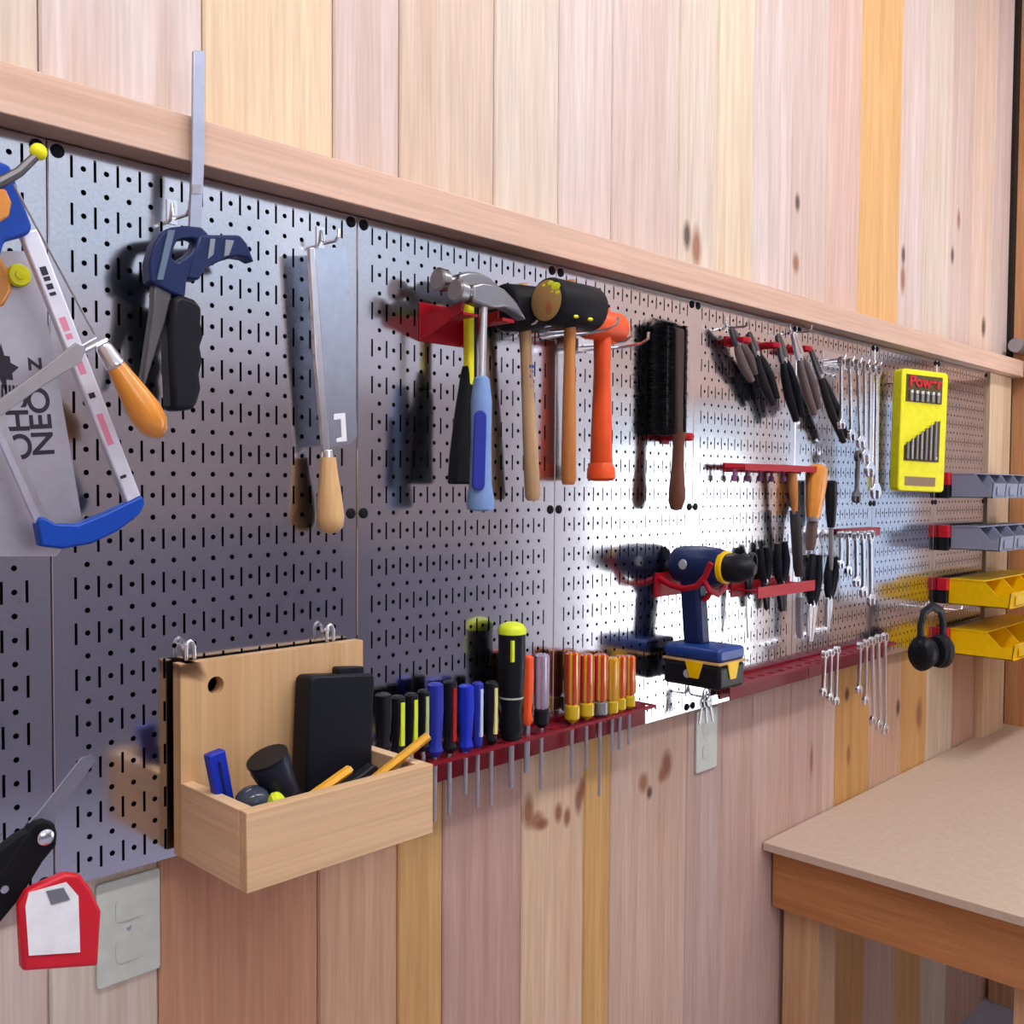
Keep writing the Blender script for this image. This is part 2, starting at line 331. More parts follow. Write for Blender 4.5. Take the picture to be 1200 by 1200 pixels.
struct(MB().box(XR, XR + 1, -91, -72, ZF, 40, 0).box(XR, XR + 1, YF, -91, ZF, 4, 2).box(XR, XR + 1, YF, -91, 4, 40, 1).box(XR, XR + 1, YF, -72, 40, 62, 0).box(XR, XR + 1, YF, -72, 86, ZC, 0).box(XR, XR + 1, YF, -163, 62, 86, 0).box(XR, XR + 1, -75, -72, 62, 86, 0).build('wall_right.001', bands, smooth=False))  # pale section beside the door put in to widen the reflected glow
planks('wall_right.002', [-72, -60, -49, -38], [(.72,.6,.56)], XR, 34, ZC, wall_wood2, 'Y')
planks('wall_left', [-170 + 9 * i for i in range(20)], [(.72,.6,.56)], XL - .7, ZF, ZC, wall_wood2, 'Y')
struct(MB().box(XL - 1, XR + 1, YF - 1, 2, ZF - 1, ZF).build('floor', mat('grey_concrete', (.44, .44, .56), .7), smooth=False))
struct(MB().box(XL - 1, XR + 1, YF - 1, 2, ZC, ZC + 1).build('ceiling', mat('white_ceiling', (.82, .82, .84), .8), smooth=False))
o = struct(thing('door_1', '', '', (XR, -55, ZF))); del o['label']; del o['category']
m = MB()
for a, b in ((-17, -14.2), (14.2, 17)): m.box(-.6, 1.1, a, b, 0, 83)
m.box(-.6, 1.1, -14.2, 14.2, 79, 83).box(-.6, 1.1, -14.2, 14.2, 0, 10)
m.build('door_frame', white, o)
gl = bpy.data.materials.new('door_glass'); gl.use_nodes = True; b_ = gl.node_tree.nodes['Principled BSDF']
b_.inputs['Transmission Weight'].default_value = 1; b_.inputs['Roughness'].default_value = 0; b_.inputs['IOR'].default_value = 1.05
MB().box(.2, .35, -14.2, 14.2, 10, 79).build('glass_pane', gl, o)
# unseen high strip windows added behind and beside the viewpoint to brighten panel reflections
for nm, x0, n, st, ax in (('added_window_2', 31, 3, 30, 'x'), ('added_window_3', -163, 3, 29.33, 'y')):
    o = struct(thing(nm, '', '', ((x0, YF - .5, 62) if ax == 'x' else (XR + .5, x0, 62)))); del o['label']; del o['category']
    for k in range(n + 1):
        c = k * st
        (MB().box(c - .8, c + .8, -.6, .6, 0, 24) if ax == 'x' else MB().box(-.6, .6, c - .8, c + .8, 0, 24)).build('mullion', white, o)
# corner post strip and the dark gap beside it
struct(MB().box(112.4, 120.2, -.25, .72, -14, 31.9).build('trim_1', wood('corner_trim', (.74, .56, .38), (.62, .42, .26), grain=5), smooth=False))
struct(MB().box(121.0, 122.4, .3, .74, -13.5, ZC).build('trim_2', cavity, smooth=False))

# black sheet added behind the perforated panels so their holes read as shaded
struct(MB().box(-16, 111.9, .66, .74, .25, 31.6).build('hole_shade_sheet', mat('hole_shade_black', (.012, .012, .014), .95, 0, .05), smooth=False))

# horizontal beam over the panels
tag(MB().box(-60, 122.0, -1.5, .72, 31.97, 34.0).build('wooden_beam', beam_wood, bevel=.06), 'long pinkish cedar rail running over the tops of all the metal panels', 'beam')
tag(MB().box(120.6, 122.4, -60, -1.6, 31.97, 34.0).build('wooden_beam', beam_wood, bevel=.06), 'short cedar rail on the far end wall, meeting the long rail at the corner', 'beam')

# perforated steel panels
def panel_mesh():
    m = MB(); T = .06; W = .12
    def cell(x0, x1, z0, z1, hole):
        n = len(hole); cx, cz = (x0 + x1) / 2, (z0 + z1) / 2
        rim = [(x1, cz), (x1, z1), (cx, z1), (x0, z1), (x0, cz), (x0, z0), (cx, z0), (x1, z0)]
        vs = [(x, 0, z) for x, z in rim] + [(x, 0, z) for x, z in hole] + [(x, T, z) for x, z in hole]
        fs = []
        for i in range(8): j = (i + 1) % 8; fs += [(i, 8 + i, 8 + j, j), (8 + i, 16 + i, 16 + j, 8 + j)]
        m.add(vs, fs)
    for k in range(29):
        xc = 1 + k * .5
        if k % 2:
            for z in range(1, 32): cell(xc - .25, xc + .25, z - .5, z + .5, circ(xc, z, .125, 8))
        else:
            for i in range(16):
                z = 1 + 2 * i; s_ = .06; h = .47; z0 = z - 1 if i else .5; z1 = z + 1 if i < 15 else 31.5
                x0, x1 = xc - .25, xc + .25
                hole = [(xc + s_, z), (xc + s_, z + h), (xc, z + h), (xc - s_, z + h), (xc - s_, z), (xc - s_, z - h), (xc, z - h), (xc + s_, z - h)]
                cell(x0, x1, z0, z1, hole)
    for (a, b, c, d) in ((.06, .75, .06, 31.86), (15.25, 15.94, .06, 31.86), (.75, 15.25, .06, .5), (.75, 15.25, 31.5, 31.86)):
        m.add([(a, 0, c), (b, 0, c), (b, 0, d), (a, 0, d)], [(0, 1, 2, 3)])
    # rolled edges returning to the wall
    r = .06
    for sx, x in ((-1, .06), (1, 15.94)):
        m.add([(x, 0, .06), (x, 0, 31.86), (x + sx * .045, .05, 31.86), (x + sx * .045, .05, .06), (x + sx * .045, .7, 31.86), (x + sx * .045, .7, .06)], [(0, 1, 2, 3), (3, 2, 4, 5)])
    for z, dz in ((.06, -.04), (31.86, .03)):
        m.add([(.06, 0, z), (15.94, 0, z), (15.94, .05, z + dz), (.06, .05, z + dz), (15.94, .7, z + dz), (.06, .7, z + dz)], [(0, 1, 2, 3), (3, 2, 4, 5)])
    return m
names = ['first, cut off by the photo edge behind the saws', 'behind the blue clamp and the wooden tray box', 'behind the claw hammers and the left screwdrivers',
         'behind the mallets and the bench brush', 'behind the cordless drill and the red empty rack', 'behind the hanging silver wrenches', 'behind the yellow drill bit case', 'beside the wooden corner strip']
p0 = None
for i in range(8):
    lab = 'perforated galvanised steel wall panel ' + names[i]
    if p0 is None:
        p0 = thing('pegboard_panel', lab, 'pegboard panel', (-16, 0, 0), group='perforated steel wall panels')
        panel_mesh().build('sheet', galv, p0, smooth=False)
        for x in (.42, 15.58):
            for z in (.45, 16, 31.5):
                MB().lathe((x, .0, z), (0, -1, 0), [(0, .29), (.05, .29), (.12, .2), (.13, .05)], 14).build('screw', blackr, p0)
    else: dup(p0, lab, (-16 + 16 * i, 0, 0))

# workbench in the corner
bx = 60.6
o = thing('workbench', 'wooden workbench with a plain tan board top in the far corner', 'workbench', (bx, 0, ZF))
zt = -13.7 - ZF
MB().box(0, XR - bx - .1, -25, .6, zt - .72, zt).build('worktop', mdf, o, bevel=.05)
MB().box(1.6, 3.1, -24.2, .5, zt - 6.2, zt - .75).build('end_rail', bench_wood, o, bevel=.04)
MB().box(3.1, XR - bx - .2, -24.2, -22.7, zt - 6.2, zt - .75).build('front_rail', wood('bench_rail_fir', (.66, .42, .24), (.5, .28, .13), axis='X'), o, bevel=.04)
for x in (3.15, XR - bx - 4): 
    for y in (-22.6, -3.2): MB().box(x, x + 3.4, y, y + 3.4, 0, zt - .75).build('leg', bench_woodz, o, bevel=.05)
MB().box(1.7, 2.9, -24, .4, 5, 8.5).build('lower_rail', bench_wood, o, bevel=.04)

def outlet(label, X, Z, h=4.8):
    o = thing('wall_outlet', label, 'outlet', (X, .74, Z))
    MB().prism(rrect(-1.5, 1.5, -h / 2, h / 2, .15), 0, -.18).build('cover_plate', ivory, o, bevel=.04)
    for z in (-.95, .95):
        MB().prism(rrect(-.65, .65, z - .55, z + .55, .3), -.18, -.24).build('socket', ivory, o)
    MB().lathe((0, -.18, 0), (0, -1, 0), [(0, .13), (.04, .1)], 10).build('screw', brushed, o)
outlet('pale outlet plate on the boards under the cordless drill', 51.4, -2.9, 5.0)
outlet('pale outlet plate on the boards just left of the wooden tray box', 3.5, -2.9, 4.8)
o = thing('conduit_pipe', 'grey metal conduit pipe at the top right corner above the rail', 'pipe', (118.9, 0, 35.9))
MB().cyl((0, -1.0, 0), (3.4, -1.0, 0), .9, n=18).build('end_fitting', greyd, o)
MB().tube([(2.5, -1.2, 0), (2.6, -6, .05), (2.6, -40, .1)], .85, 16).build('pipe_run', greyd, o)

# ================================================================== tool builders (local frame: x along wall, -y outward, z up)
def hook(label, X, Z, kind='single', reach=2.0, gap=1.0, w=.09):
    o = thing('wire_hook' if kind != 'loop' else 'wire_hook', label, 'hook', (X, 0, Z))
    if kind == 'double':
        for s in (-1, 1):
            x = s * gap / 2
            MB().tube([(x, -.02, 0), (x, -reach * .5, -.1), (x, -reach * .88, 0), (x, -reach, .25), (x, -reach - .05, .7)], w, 8).build('prong', zinc, o)
        MB().box(-gap / 2 - .2, gap / 2 + .2, -.08, -.01, -.3, .5).build('back_plate', zinc, o)
    else:
        MB().tube([(0, -.05, .7), (0, -.2, .1), (0, -.35, 0), (0, -reach * .85, -.02), (0, -reach, .15), (0, -reach - .05, .5)], w, 8).build('prong', zinc, o)
        MB().box(-.25, .25, -.07, -.005, -.2, .9).build('back_plate', zinc, o)
    return o

# ---- far-left saw cluster
L = at(90, 450, -2.8)
o = thing('hacksaw', 'blue hacksaw with white tubular frame, hanging nearly upright over the handsaw', 'hacksaw', L)
MB().prism(tr([(22, 274), (42, 268), (163, 581), (147, 590)], -2.8, L), -.22, .22).build('frame_tube', whitem, o, bevel=.08)
MB().prism(tr([(147, 588), (163, 580), (167, 590), (160, 603), (135, 622), (104, 637), (70, 643), (45, 640), (40, 612), (45, 604), (62, 613), (88, 614), (118, 602)], -2.8, L), -.32, .32).build('front_arm', bluep, o, bevel=.1)
bl = MB().prism(tr([(-34, 428), (-24, 424), (60, 618), (50, 624)], -2.8, L), -.03, .03).build('blade', steel, o)
MB().prism(tr([(-6, 500), (0, 497), (62, 632), (54, 636)], -3.1, L), -.12, .12).build('tension_bar', mat('silvery_rod', (.75, .75, .85), .25, .9), o)
MB().prism(tr([(-60, 190), (-20, 186), (8, 196), (34, 268), (30, 277), (2, 284), (-12, 330), (-30, 430), (-66, 440), (-76, 300)], -2.8, L), -.42, .42).build('handle', bluep, o, bevel=.15)
MB().prism(tr([(-30, 225), (2, 224), (9, 240), (6, 256), (-6, 264), (-34, 262)], -2.8, L), -.50, .50).build('grip_inlay', amber, o, bevel=.1)
mk = MB()
a0, a1 = at(34, 272, -3.03), at(155, 586, -3.03)
for t, l_, c in ((.12, .03, 0), (.155, .015, 0), (.18, .02, 0), (.21, .012, 0), (.30, .05, 1), (.36, .02, 1), (.44, .07, 1), (.58, .02, 0), (.66, .12, 1), (.9, .012, 0)):
    p = a0.lerp(a1, t) - L; q = a0.lerp(a1, t + l_) - L; d = (q - p).normalized(); n_ = Vector((d.z, 0, -d.x)) * .13
    mk.add([p + n_, q + n_, q - n_, p - n_], [(0, 1, 2, 3)], c)
mk.v = [Vector((p.x, -.235, p.z)) for p in mk.v]
ms = mk.build('frame_markings', [ink, redink], o); 

L = at(20, 470, -1.2)
o = thing('handsaw', 'wide pale steel handsaw with dark printed lettering behind the hacksaw', 'handsaw', L)
MB().prism(tr([(-70, 296), (36, 294), (45, 330), (62, 410), (74, 480), (96, 610), (66, 652), (-70, 652)], -1.2, L), -.03, .03).build('blade', mat('saw_blade_steel', (.52, .49, .54), .38, .75), o)
MB().prism(tr([(-80, 250), (-30, 262), (0, 302), (12, 322), (13, 342), (4, 358), (-14, 366), (-60, 400), (-90, 380)], -1.4, L), -.4, .4).build('handle', amber, o, bevel=.16)
p = at(24, 322, -1.7) - L
MB().lathe(p + V(0, .4, 0), (0, -1, 0), [(0, .42), (.25, .46), (.38, .4), (.4, .2), (.46, .18), (.48, .02)], 18).build('nut', lemon, o)
for s_, px, py, sz, r in (('NEO', 49, 494, 1.2, -97), ('OHS', 23, 500, 1.2, -97), ('Z', 42, 427, .7, -97)):
    q = at(px, py, -1.24) - L
    text('lettering', s_, sz, facing(q.x, -.045, q.z, -(90 + 5)), ink, o, sx=1.12, bold=.02)
mk = MB(); q = at(0, 432, -1.24) - L
star = []
for k in range(18): a = math.radians(k * 20 + 7); r = (.95, .5)[k % 2] * (1 + .25 * math.sin(k * 2.3)); star.append((q.x + r * math.cos(a) * .75, q.z + r * math.sin(a)))
mk.prism(star, -.05, -.035).build('printed_emblem', ink, o)
mk = MB(); q = at(2, 458, -1.24) - L
for k in range(7): mk.box(q.x - .3 + .14 * k, q.x - .22 + .14 * k, -.05, -.035, q.z - .25 - .1 * (k % 3), q.z + .25)
mk.build('printed_emblem', ink, o)

L = at(115, 410, -4.2)
o = thing('coping_saw', 'coping saw with orange wooden handle and thin wire blade, frontmost of the saws', 'coping saw', L)
P = lambda px, py, Y=-4.2: at(px, py, Y) - L
MB().tube([P(-60, 232), P(-30, 226), P(0, 214), P(22, 202), P(42, 183)], [.22, .22, .2, .18, .16], 8).build('upper_arm', gunmetal, o)
MB().prism(tr([(-64, 225), (-52, 222), (-46, 520), (-58, 522)], -4.2, L), -.12, .12).build('frame_back', gunmetal, o, bevel=.03)
MB().prism(tr([(-58, 522), (-50, 500), (2, 466), (52, 430), (88, 402), (100, 408), (94, 425), (50, 452), (0, 488)], -4.2, L), -.1, .1).build('lower_arm', mat('dull_flat_bar', (.32, .30, .31), .5, .5), o, bevel=.03)
MB().ball(P(45, 178), .32, 12).build('end_pin', lemon, o)
MB().cyl(P(16, 216), P(111, 392), .045, n=6).build('blade', dull, o)
MB().tube([P(94, 413), P(100, 411), P(126, 398)], .08, 8).build('tension_pin', steel, o)
MB().cyl(P(92, 408), P(113, 396), .05, n=8).build('blade_bracket', brushed, o)
a, b = P(120, 404), P(189, 512); d = b - a; ln = d.length
MB().lathe(a, d, [(0, .26), (.1, .33), (ln * .18, .38), (ln * .2, .42), (ln * .22, .4)], 16).build('ferrule', steel, o)
MB().lathe(a, d, [(ln * .2, .36), (ln * .3, .42), (ln * .5, .56), (ln * .72, .68), (ln * .86, .62), (ln * .95, .42), (ln, .12)], 20).build('handle', amber, o)
hook('zinc hook behind the hacksaw handle, next to the first panel seam', -2.6, 28.2, reach=2.6)

# ---- shears bottom left
L = at(53, 980, -5)
o = thing('garden_shears', 'black handled cutting shears with a round silver rivet at the bottom left', 'shears', L)
MB().prism(tr([(38, 958), (52, 952), (106, 884), (112, 890), (70, 950), (60, 972)], -5, L), -.05, .05).build('blade', mat('shear_steel', (.42, .42, .46), .3, .9), o)
MB().prism(tr([(30, 962), (40, 952), (92, 886), (100, 884), (60, 945), (44, 972)], -4.7, L), -.04, .05).build('blade', mat('shear_steel', (.42, .42, .46), .3, .9), o)
MB().prism(tr([(67, 976), (63, 964), (50, 960), (38, 964), (20, 990), (-20, 1052), (-36, 1080), (-4, 1086), (24, 1052), (50, 1010), (66, 990)], -5.2, L), -.28, .28).build('handle', blackr, o, bevel=.12)
MB().prism(tr([(42, 975), (30, 966), (12, 976), (-30, 1010), (-60, 1040), (-54, 1056), (-30, 1046), (16, 1008)], -4.7, L), -.25, .25).build('handle', blackr, o, bevel=.12)
p = at(53, 981, -5.5) - L
MB().lathe(p, (0, -1, 0), [(0, .3), (.06, .3), (.12, .2), (.14, .04)], 18).build('rivet', steel, o)
p = at(5, 1042, -5.5) - L
MB().lathe(p, (0, -1, 0), [(0, .16), (.06, .14)], 14).build('rivet', steel, o)
L = at(80, 1060, -6)
o = thing('red_packet', 'red hanging packet with a white printed label at the bottom left corner', 'packet', L)
MB().prism(tr([(30, 1042), (74, 1022), (92, 1024), (104, 1040), (116, 1066), (112, 1130), (24, 1136), (20, 1060)], -6, L), -.25, .25).build('shell', redp, o, bevel=.12)
MB().prism(tr([(34, 1046), (78, 1034), (92, 1050), (94, 1116), (34, 1120), (30, 1062)], -6.3, L), -.3, -.27).build('label', white, o)
MB().prism(tr([(54, 1044), (74, 1040), (82, 1054), (60, 1060)], -6.3, L), -.33, -.31).build('print', dull, o)
# a peg reaching out to each of them


# ---- bar clamp
Yc = -1.9
L = at(228, 280, Yc)
o = thing('bar_clamp', 'blue and black trigger bar clamp hanging with its steel bar upright', 'clamp', L)
T = lambda pts, Y=Yc: tr(pts, Y, L)
MB().prism(T([(226, 60), (239, 60), (238, 200), (234, 275), (221, 275), (224, 200)]), -.1, .1).build('bar', mat('clamp_bar_steel', (.42, .45, .56), .35, .7), o, bevel=.02)
MB().prism(T([(224, 217), (234, 217), (233, 228), (223, 228)]), -.14, -.1).build('bar_stop', dull, o)
MB().prism(T([(228, 276), (244, 277), (276, 277), (284, 287), (293, 309), (284, 304), (272, 302), (252, 308), (236, 316), (228, 330), (213, 328)]), -.45, .45).build('jaw', navy, o, bevel=.12)
jw = o.children[-1]
for pts in ([(240, 282), (246, 282), (244, 300), (237, 306)], [(258, 283), (268, 284), (262, 301), (256, 303)]): MB().prism(T(pts), -.52, -.43).build('jaw_rib', mat('worn_rib', (.25, .28, .32), .4, .3), jw, bevel=.03)
ou = T([(184, 275), (196, 268), (214, 266), (232, 268), (240, 276), (238, 296), (228, 312), (226, 326), (214, 328), (212, 350), (198, 346), (172, 332), (170, 310), (176, 288)])
inn = T([(200, 290), (203, 284), (208, 282), (220, 281), (226, 283), (224, 290), (218, 298), (210, 304), (206, 306), (204, 308), (199, 306), (197, 304), (197, 300), (198, 296)])
MB().ring(ou, inn, -.4, .4).build('body', navy, o, bevel=.1)
MB().prism(T([(196, 270), (204, 270), (190, 328), (183, 328)], Yc - .4), -.5, -.42).build('body_edge', mat('worn_blue_edge', (.12, .17, .25), .4), o)
MB().lathe(V(*[(a) for a in (at(210, 276, Yc) - L)]) + V(0, 0, .05), (1, 0, -.05), [(0, .1), (.9, .1)], 8).build('release_pin', steel, o)
MB().prism(T([(196, 352), (205, 346), (222, 352), (231, 362), (230, 380), (233, 396), (229, 408), (232, 424), (228, 440), (230, 456), (226, 472), (222, 480), (208, 482), (196, 482), (194, 440), (192, 392)]), -.55, .55).build('handle', black, o, bevel=.3)
MB().prism(T([(178, 330), (192, 336), (200, 345), (190, 385), (178, 420), (168, 452), (163, 452), (170, 405), (176, 365)]), -.25, .25).build('trigger', gunmetal, o, bevel=.12)
hook('zinc hook holding the blue bar clamp', at(201, 250, 0).x, at(201, 250, 0).z - .3, reach=1.7)

# ---- gentleman's back saw
Ys = -1.25
L = at(385, 300, Ys)
o = thing('back_saw', 'straight back saw with steel spine and turned pale wooden handle', 'saw', L)
T = lambda pts, Y=Ys: tr(pts, Y, L)
MB().prism(T([(361, 291), (367, 290), (374, 375), (385, 530), (378, 530), (368, 420)]), -.14, .14).build('spine', steel, o, bevel=.04)
MB().prism(T([(365, 291), (405, 290), (410, 330), (415, 400), (418, 512), (408, 521), (384, 524), (372, 380)]), -.02, .02).build('blade', mat('mirror_saw_steel', (.58, .64, .74), .22, 1), o)
MB().prism(T([(391, 485), (404, 484), (406, 517), (394, 518), (394, 514), (400, 512), (399, 491), (391, 492)]), -.035, -.022).build('stamp', white, o)
a, b = at(384, 527, Ys) - L, at(388, 625, Ys) - L; d = b - a; ln = d.length
MB().lathe(a, d, [(0, .22), (.05, .3), (ln * .1, .33)], 16).build('ferrule', steel, o)
MB().lathe(a, d, [(ln * .09, .4), (ln * .3, .48), (ln * .55, .62), (ln * .8, .72), (ln * .93, .62), (ln * .99, .35), (ln, .1)], 22).build('handle', hw_tan, o)
hook('zinc hook through the top of the back saw', at(375, 282, 0).x, at(375, 282, 0).z - .2, reach=1.6)

# ---- claw hammers on their red bracket
def claw_hammer(label, head_px, Y, grip, shaft, Lh, tilt):
    L = at(*head_px, Y)
    o = thing('claw_hammer', label, 'hammer', L, (0, tilt, 0))
    MB().lathe((-1.15, 0, .06), (-1, 0, .02), [(-1.0, .42), (0, .38), (.25 + Lh, .42), (.45 + Lh, .62), (.95 + Lh, .66), (1.05 + Lh, .54)], 20).build('striking_face', hsteel, o)
    MB().prism([(-1.2, .5), (-.5, .78), (.35, .85), (1.2, .7), (2.2, .15), (3.1, -.75), (2.2, -.45), (1.3, -.3), (.55, -.5), (-.5, -.5), (-1.2, -.42)], -.45, .45).build('claw', hsteel, o, bevel=.14)
    return o, L
o, L = claw_hammer('claw hammer with yellow fibreglass shaft and black rubber grip in the red bracket', (551, 337), -1.9, None, None, .35, 0)
MB().prism([(-.35, -.4), (.3, -.4), (.27, -5.6), (-.3, -5.6)], -.25, .25).build('shaft', lemon, o, bevel=.1)
MB().prism([(.08, -.45), (.3, -.45), (.28, -5.5), (.1, -5.5)], -.27, -.2).build('shaft_stripe', black, o)
MB().prism([(-.42, -4.4), (-.3, -5.5), (.25, -5.6), (.38, -6), (.42, -7), (.34, -9), (.4, -11.2), (-1.5, -11.2), (-1.35, -9.5), (-.95, -7)], -.45, .3).build('grip', blackr, o, bevel=.15)
o, L = claw_hammer('claw hammer with steel shaft and pale blue grip in the red bracket', (566, 349), -3.5, None, None, 0, 2)
o.location = at(567, 350, -3.5) * U
MB().cyl((0, 0, -.3), (0, 0, -4.8), .24, n=14).build('shaft', brushed, o)
MB().lathe((0, 0, -4.3), (.03, 0, -1), [(0, .3), (.15, .48), (1.4, .64), (3.5, .62), (6, .68), (7.0, .86), (7.4, .8), (7.5, .3)], 18, sy=.85).build('grip', lblue, o)
MB().prism(arc(-.05, -6.6, .34, 0, 180, 8) + arc(-.05, -10.3, .36, 180, 360, 8), -.72, -.40).xf(Matrix.Rotation(math.radians(-38), 4, 'Z')).build('grip_inlay', dblue, o.children[-1], bevel=.08)
q = at(545, 375, -1.5)
o = thing('hammer_bracket', 'bright red steel bracket carrying the two claw hammers', 'bracket', (q.x, 0, q.z))
MB().box(-2.2, 2.0, -.12, -.01, -1.3, .9).build('back_plate', red, o, bevel=.03)
for x0, x1 in ((-2.0, -.85), (.95, 1.9)): MB().box(x0, x1, -3.5, -.1, -.16, -.02).build('arm', red, o, bevel=.03)
for x, l_ in ((-2.05, 3.5), (.95, 3.3)):
    m = MB().add([(x, -.1, .14), (x, -.1, -1.3), (x, -l_, .0), (x, -l_, .45), (x - .09, -.1, .14), (x - .09, -.1, -1.3), (x - .09, -l_, .0), (x - .09, -l_, .45)], [(0, 1, 2, 3), (7, 6, 5, 4), (0, 3, 7, 4), (1, 5, 6, 2), (2, 6, 7, 3), (0, 4, 5, 1)])
    m.build('side_web', red, o)
MB().box(.95, 1.9, -3.6, -3.5, -.16, .02).build('front_lip', red, o)

# ---- mallets
def mallet(label, px, Y, tilt, hr, hl, handle_m, head_m, face_m, Lh, hw=.42, yaw=0):
    L = at(*px, Y); o = thing('mallet', label, 'mallet', L, (0, tilt, yaw))
    MB().lathe((-hl, 0, 0), (1, 0, 0), [(0, hr * .82), (.12, hr * .95), (.3, hr), (2 * hl - .3, hr), (2 * hl - .1, hr * .94), (2 * hl, hr * .8)], 24).build('head', head_m, o)
    if face_m: MB().lathe((-hl - .02, 0, 0), (1, 0, 0), [(0, hr * .8), (.05, hr * .86)], 24).build('worn_face', face_m, o)
    MB().lathe((0, 0, hr + .12), (0, 0, -1), [(0, hw * .7), (hr, hw * .75), (hr * 2, hw * .85), (Lh * .35, hw * .8), (Lh * .7, hw), (Lh - .3, hw * 1.1), (Lh, hw * .8)], 14, sy=.8).build('handle', handle_m, o)
    return o
worn = mat('worn_mallet_face', (.36, .22, .08), .7)
o = mallet('black rubber mallet with pale ash handle and blue stamp, hung nearest the wall', (614, 362), -1.5, -4.5, 1.4, 1.9, hw_light, blackr, None, 13.2, .5)
mk = MB()
for k in range(9): mk.box(-.16 + .05 * (k % 2), .22 - .06 * (k % 3), -.40, -.36, -3.6 - .3 * k, -3.4 - .3 * k)
mk.build('blue_stamp', blueink, o)
o = mallet('black rubber mallet with orange hickory handle and worn tan striking face', (668, 358), -4.2, 0, 1.38, 2.15, hw_orange, blackr, worn, 12.2, .47)
sp_ = MB()
for (fy_, fz_, fr_) in ((-.75, .72, .3), (-.35, .95, .2), (-.9, .35, .16), (.15, .9, .14), (-.5, .45, .12)): sp_.ball((-2.16, fy_, fz_), fr_, 8, .12, 1.3, .8)
MB().ball((-2.16, -.25, -.45), .38, 8, .08, .8, 1.2).build('paint_fleck', mat('dried_red_paint', (.35, .12, .06), .6), o)
sp_.build('paint_fleck', lime, o)
for x in (-.75, .55): MB().ball((x, -1.12, -.88), .14, 8, 1.6, 1, .8).build('paint_drip', lemon, o)
o = mallet('all orange dead-blow mallet behind the black one with the hickory handle', (706, 382), -2.3, 0, 1.0, 1.75, orange, orange, None, 11.2, .74)
MB().lathe((.0, 0, -8.9), (0, 0, -1), [(0, .8), (.4, 1.0), (1.0, 1.02), (1.15, .85)], 14, sy=.8).build('handle_foot', orange, o)
for x, lab, r in ((at(618, 385, 0).x - 1.5, 'zinc double hook under the mallet with the pale handle', 3.0), (at(676, 385, 0).x - 2.9, 'zinc double hook under the mallet with the hickory handle', 5.2)): hook(lab, x, 27.3, 'double', r, 1.3)
q = at(750, 400, -4.4)
hook('zinc double hook with upturned tips sticking out past the orange mallet', q.x, q.z, 'double', 4.4, 1.7, .1)

# ---- bench brush
L = at(797, 400, -1.7)
o = thing('bench_brush', 'bench brush with long black bristles and dark brown wooden handle', 'brush', L)
q0 = at(797, 385, -1.7) - L; q1 = at(797, 510, -1.7) - L; q2 = at(795, 592, -1.7) - L
MB().box(-.48, .48, -.12, .3, q1.z, q0.z).build('brush_back', mat('blackened_wood', (.035, .014, .010), .5), o, bevel=.18)
MB().lathe((0, 0, q1.z + .2), (q2.x - q1.x - .1, 0, q2.z - q1.z), [(0, .6), (1, .45), (2.5, .5), (4, .64), (5, .66), (5.6, .45), (5.7, .1)], 16, sy=.7).build('handle', mat('reddish_brown_handle', (.16, .06, .035), .4), o)
MB().lathe((q2.x * .8, -.3, q2.z + 1.3), (0, -1, 0), [(0, .22), (.05, .2)], 12).build('hang_hole_eyelet', mat('brass_eyelet', (.6, .5, .2), .4, .6), o)
m = MB(); rnd = random.Random(3)
for k in range(1500):
    x = rnd.uniform(-1.3, 1.3); z = rnd.uniform(q1.z + .1, q0.z + .5); l_ = 1.38 + rnd.uniform(-.14, .02); dx = x * .35 + rnd.uniform(-.1, .1); dz = rnd.uniform(-.15, .15) + (.5 if z > q0.z - .4 else 0)
    s_ = .045; m.add([(x * .75 - s_, .25, min(z, q0.z)), (x * .75 + s_, .25, min(z, q0.z)), (x + dx, .25 + l_, z + dz), (x * .75, .25, min(z, q0.z) + s_ * 2)], [(0, 1, 2), (1, 3, 2), (3, 0, 2)])
m.box(-1.25, 1.25, .22, 1.45, q1.z + .1, q0.z + .1)
m.build('bristles', mat('black_bristle', (.01, .01, .012), .6), o, smooth=False)
m = MB()
for k in range(2200):      # the tufts that splay out round the sides of the back
    z = rnd.uniform(q1.z, q0.z + .3); sd = rnd.choice((-1, 1)); x = sd * .7
    m.add([(x, .1 + rnd.uniform(-.1, .2), z - .04), (x, .2, z + .05), (x + sd * rnd.uniform(.6, 1.15), rnd.uniform(.3, 1.5), z + rnd.uniform(-.2, .25)), (x, 0, z)], [(0, 1, 2), (1, 3, 2), (3, 0, 2)])
m.build('side_bristles', MAT['black_bristle'], o, smooth=False)
q = at(797, 512, -1.4)
o = thing('tool_clip', 'small red clip gripping the neck of the bench brush', 'clip', (q.x, 0, q.z))
MB().box(-.5, .5, -.1, -.01, -.5, .5).build('back_plate', red, o)
MB().tube([(-.45, -.1, 0), (-.7, -1.2, 0), (-.62, -2.0, 0), (-.3, -2.25, 0), (.3, -2.25, 0), (.62, -2.0, 0), (.7, -1.2, 0), (.45, -.1, 0)], .17, 8, flat=1.6).build('jaw', red, o)

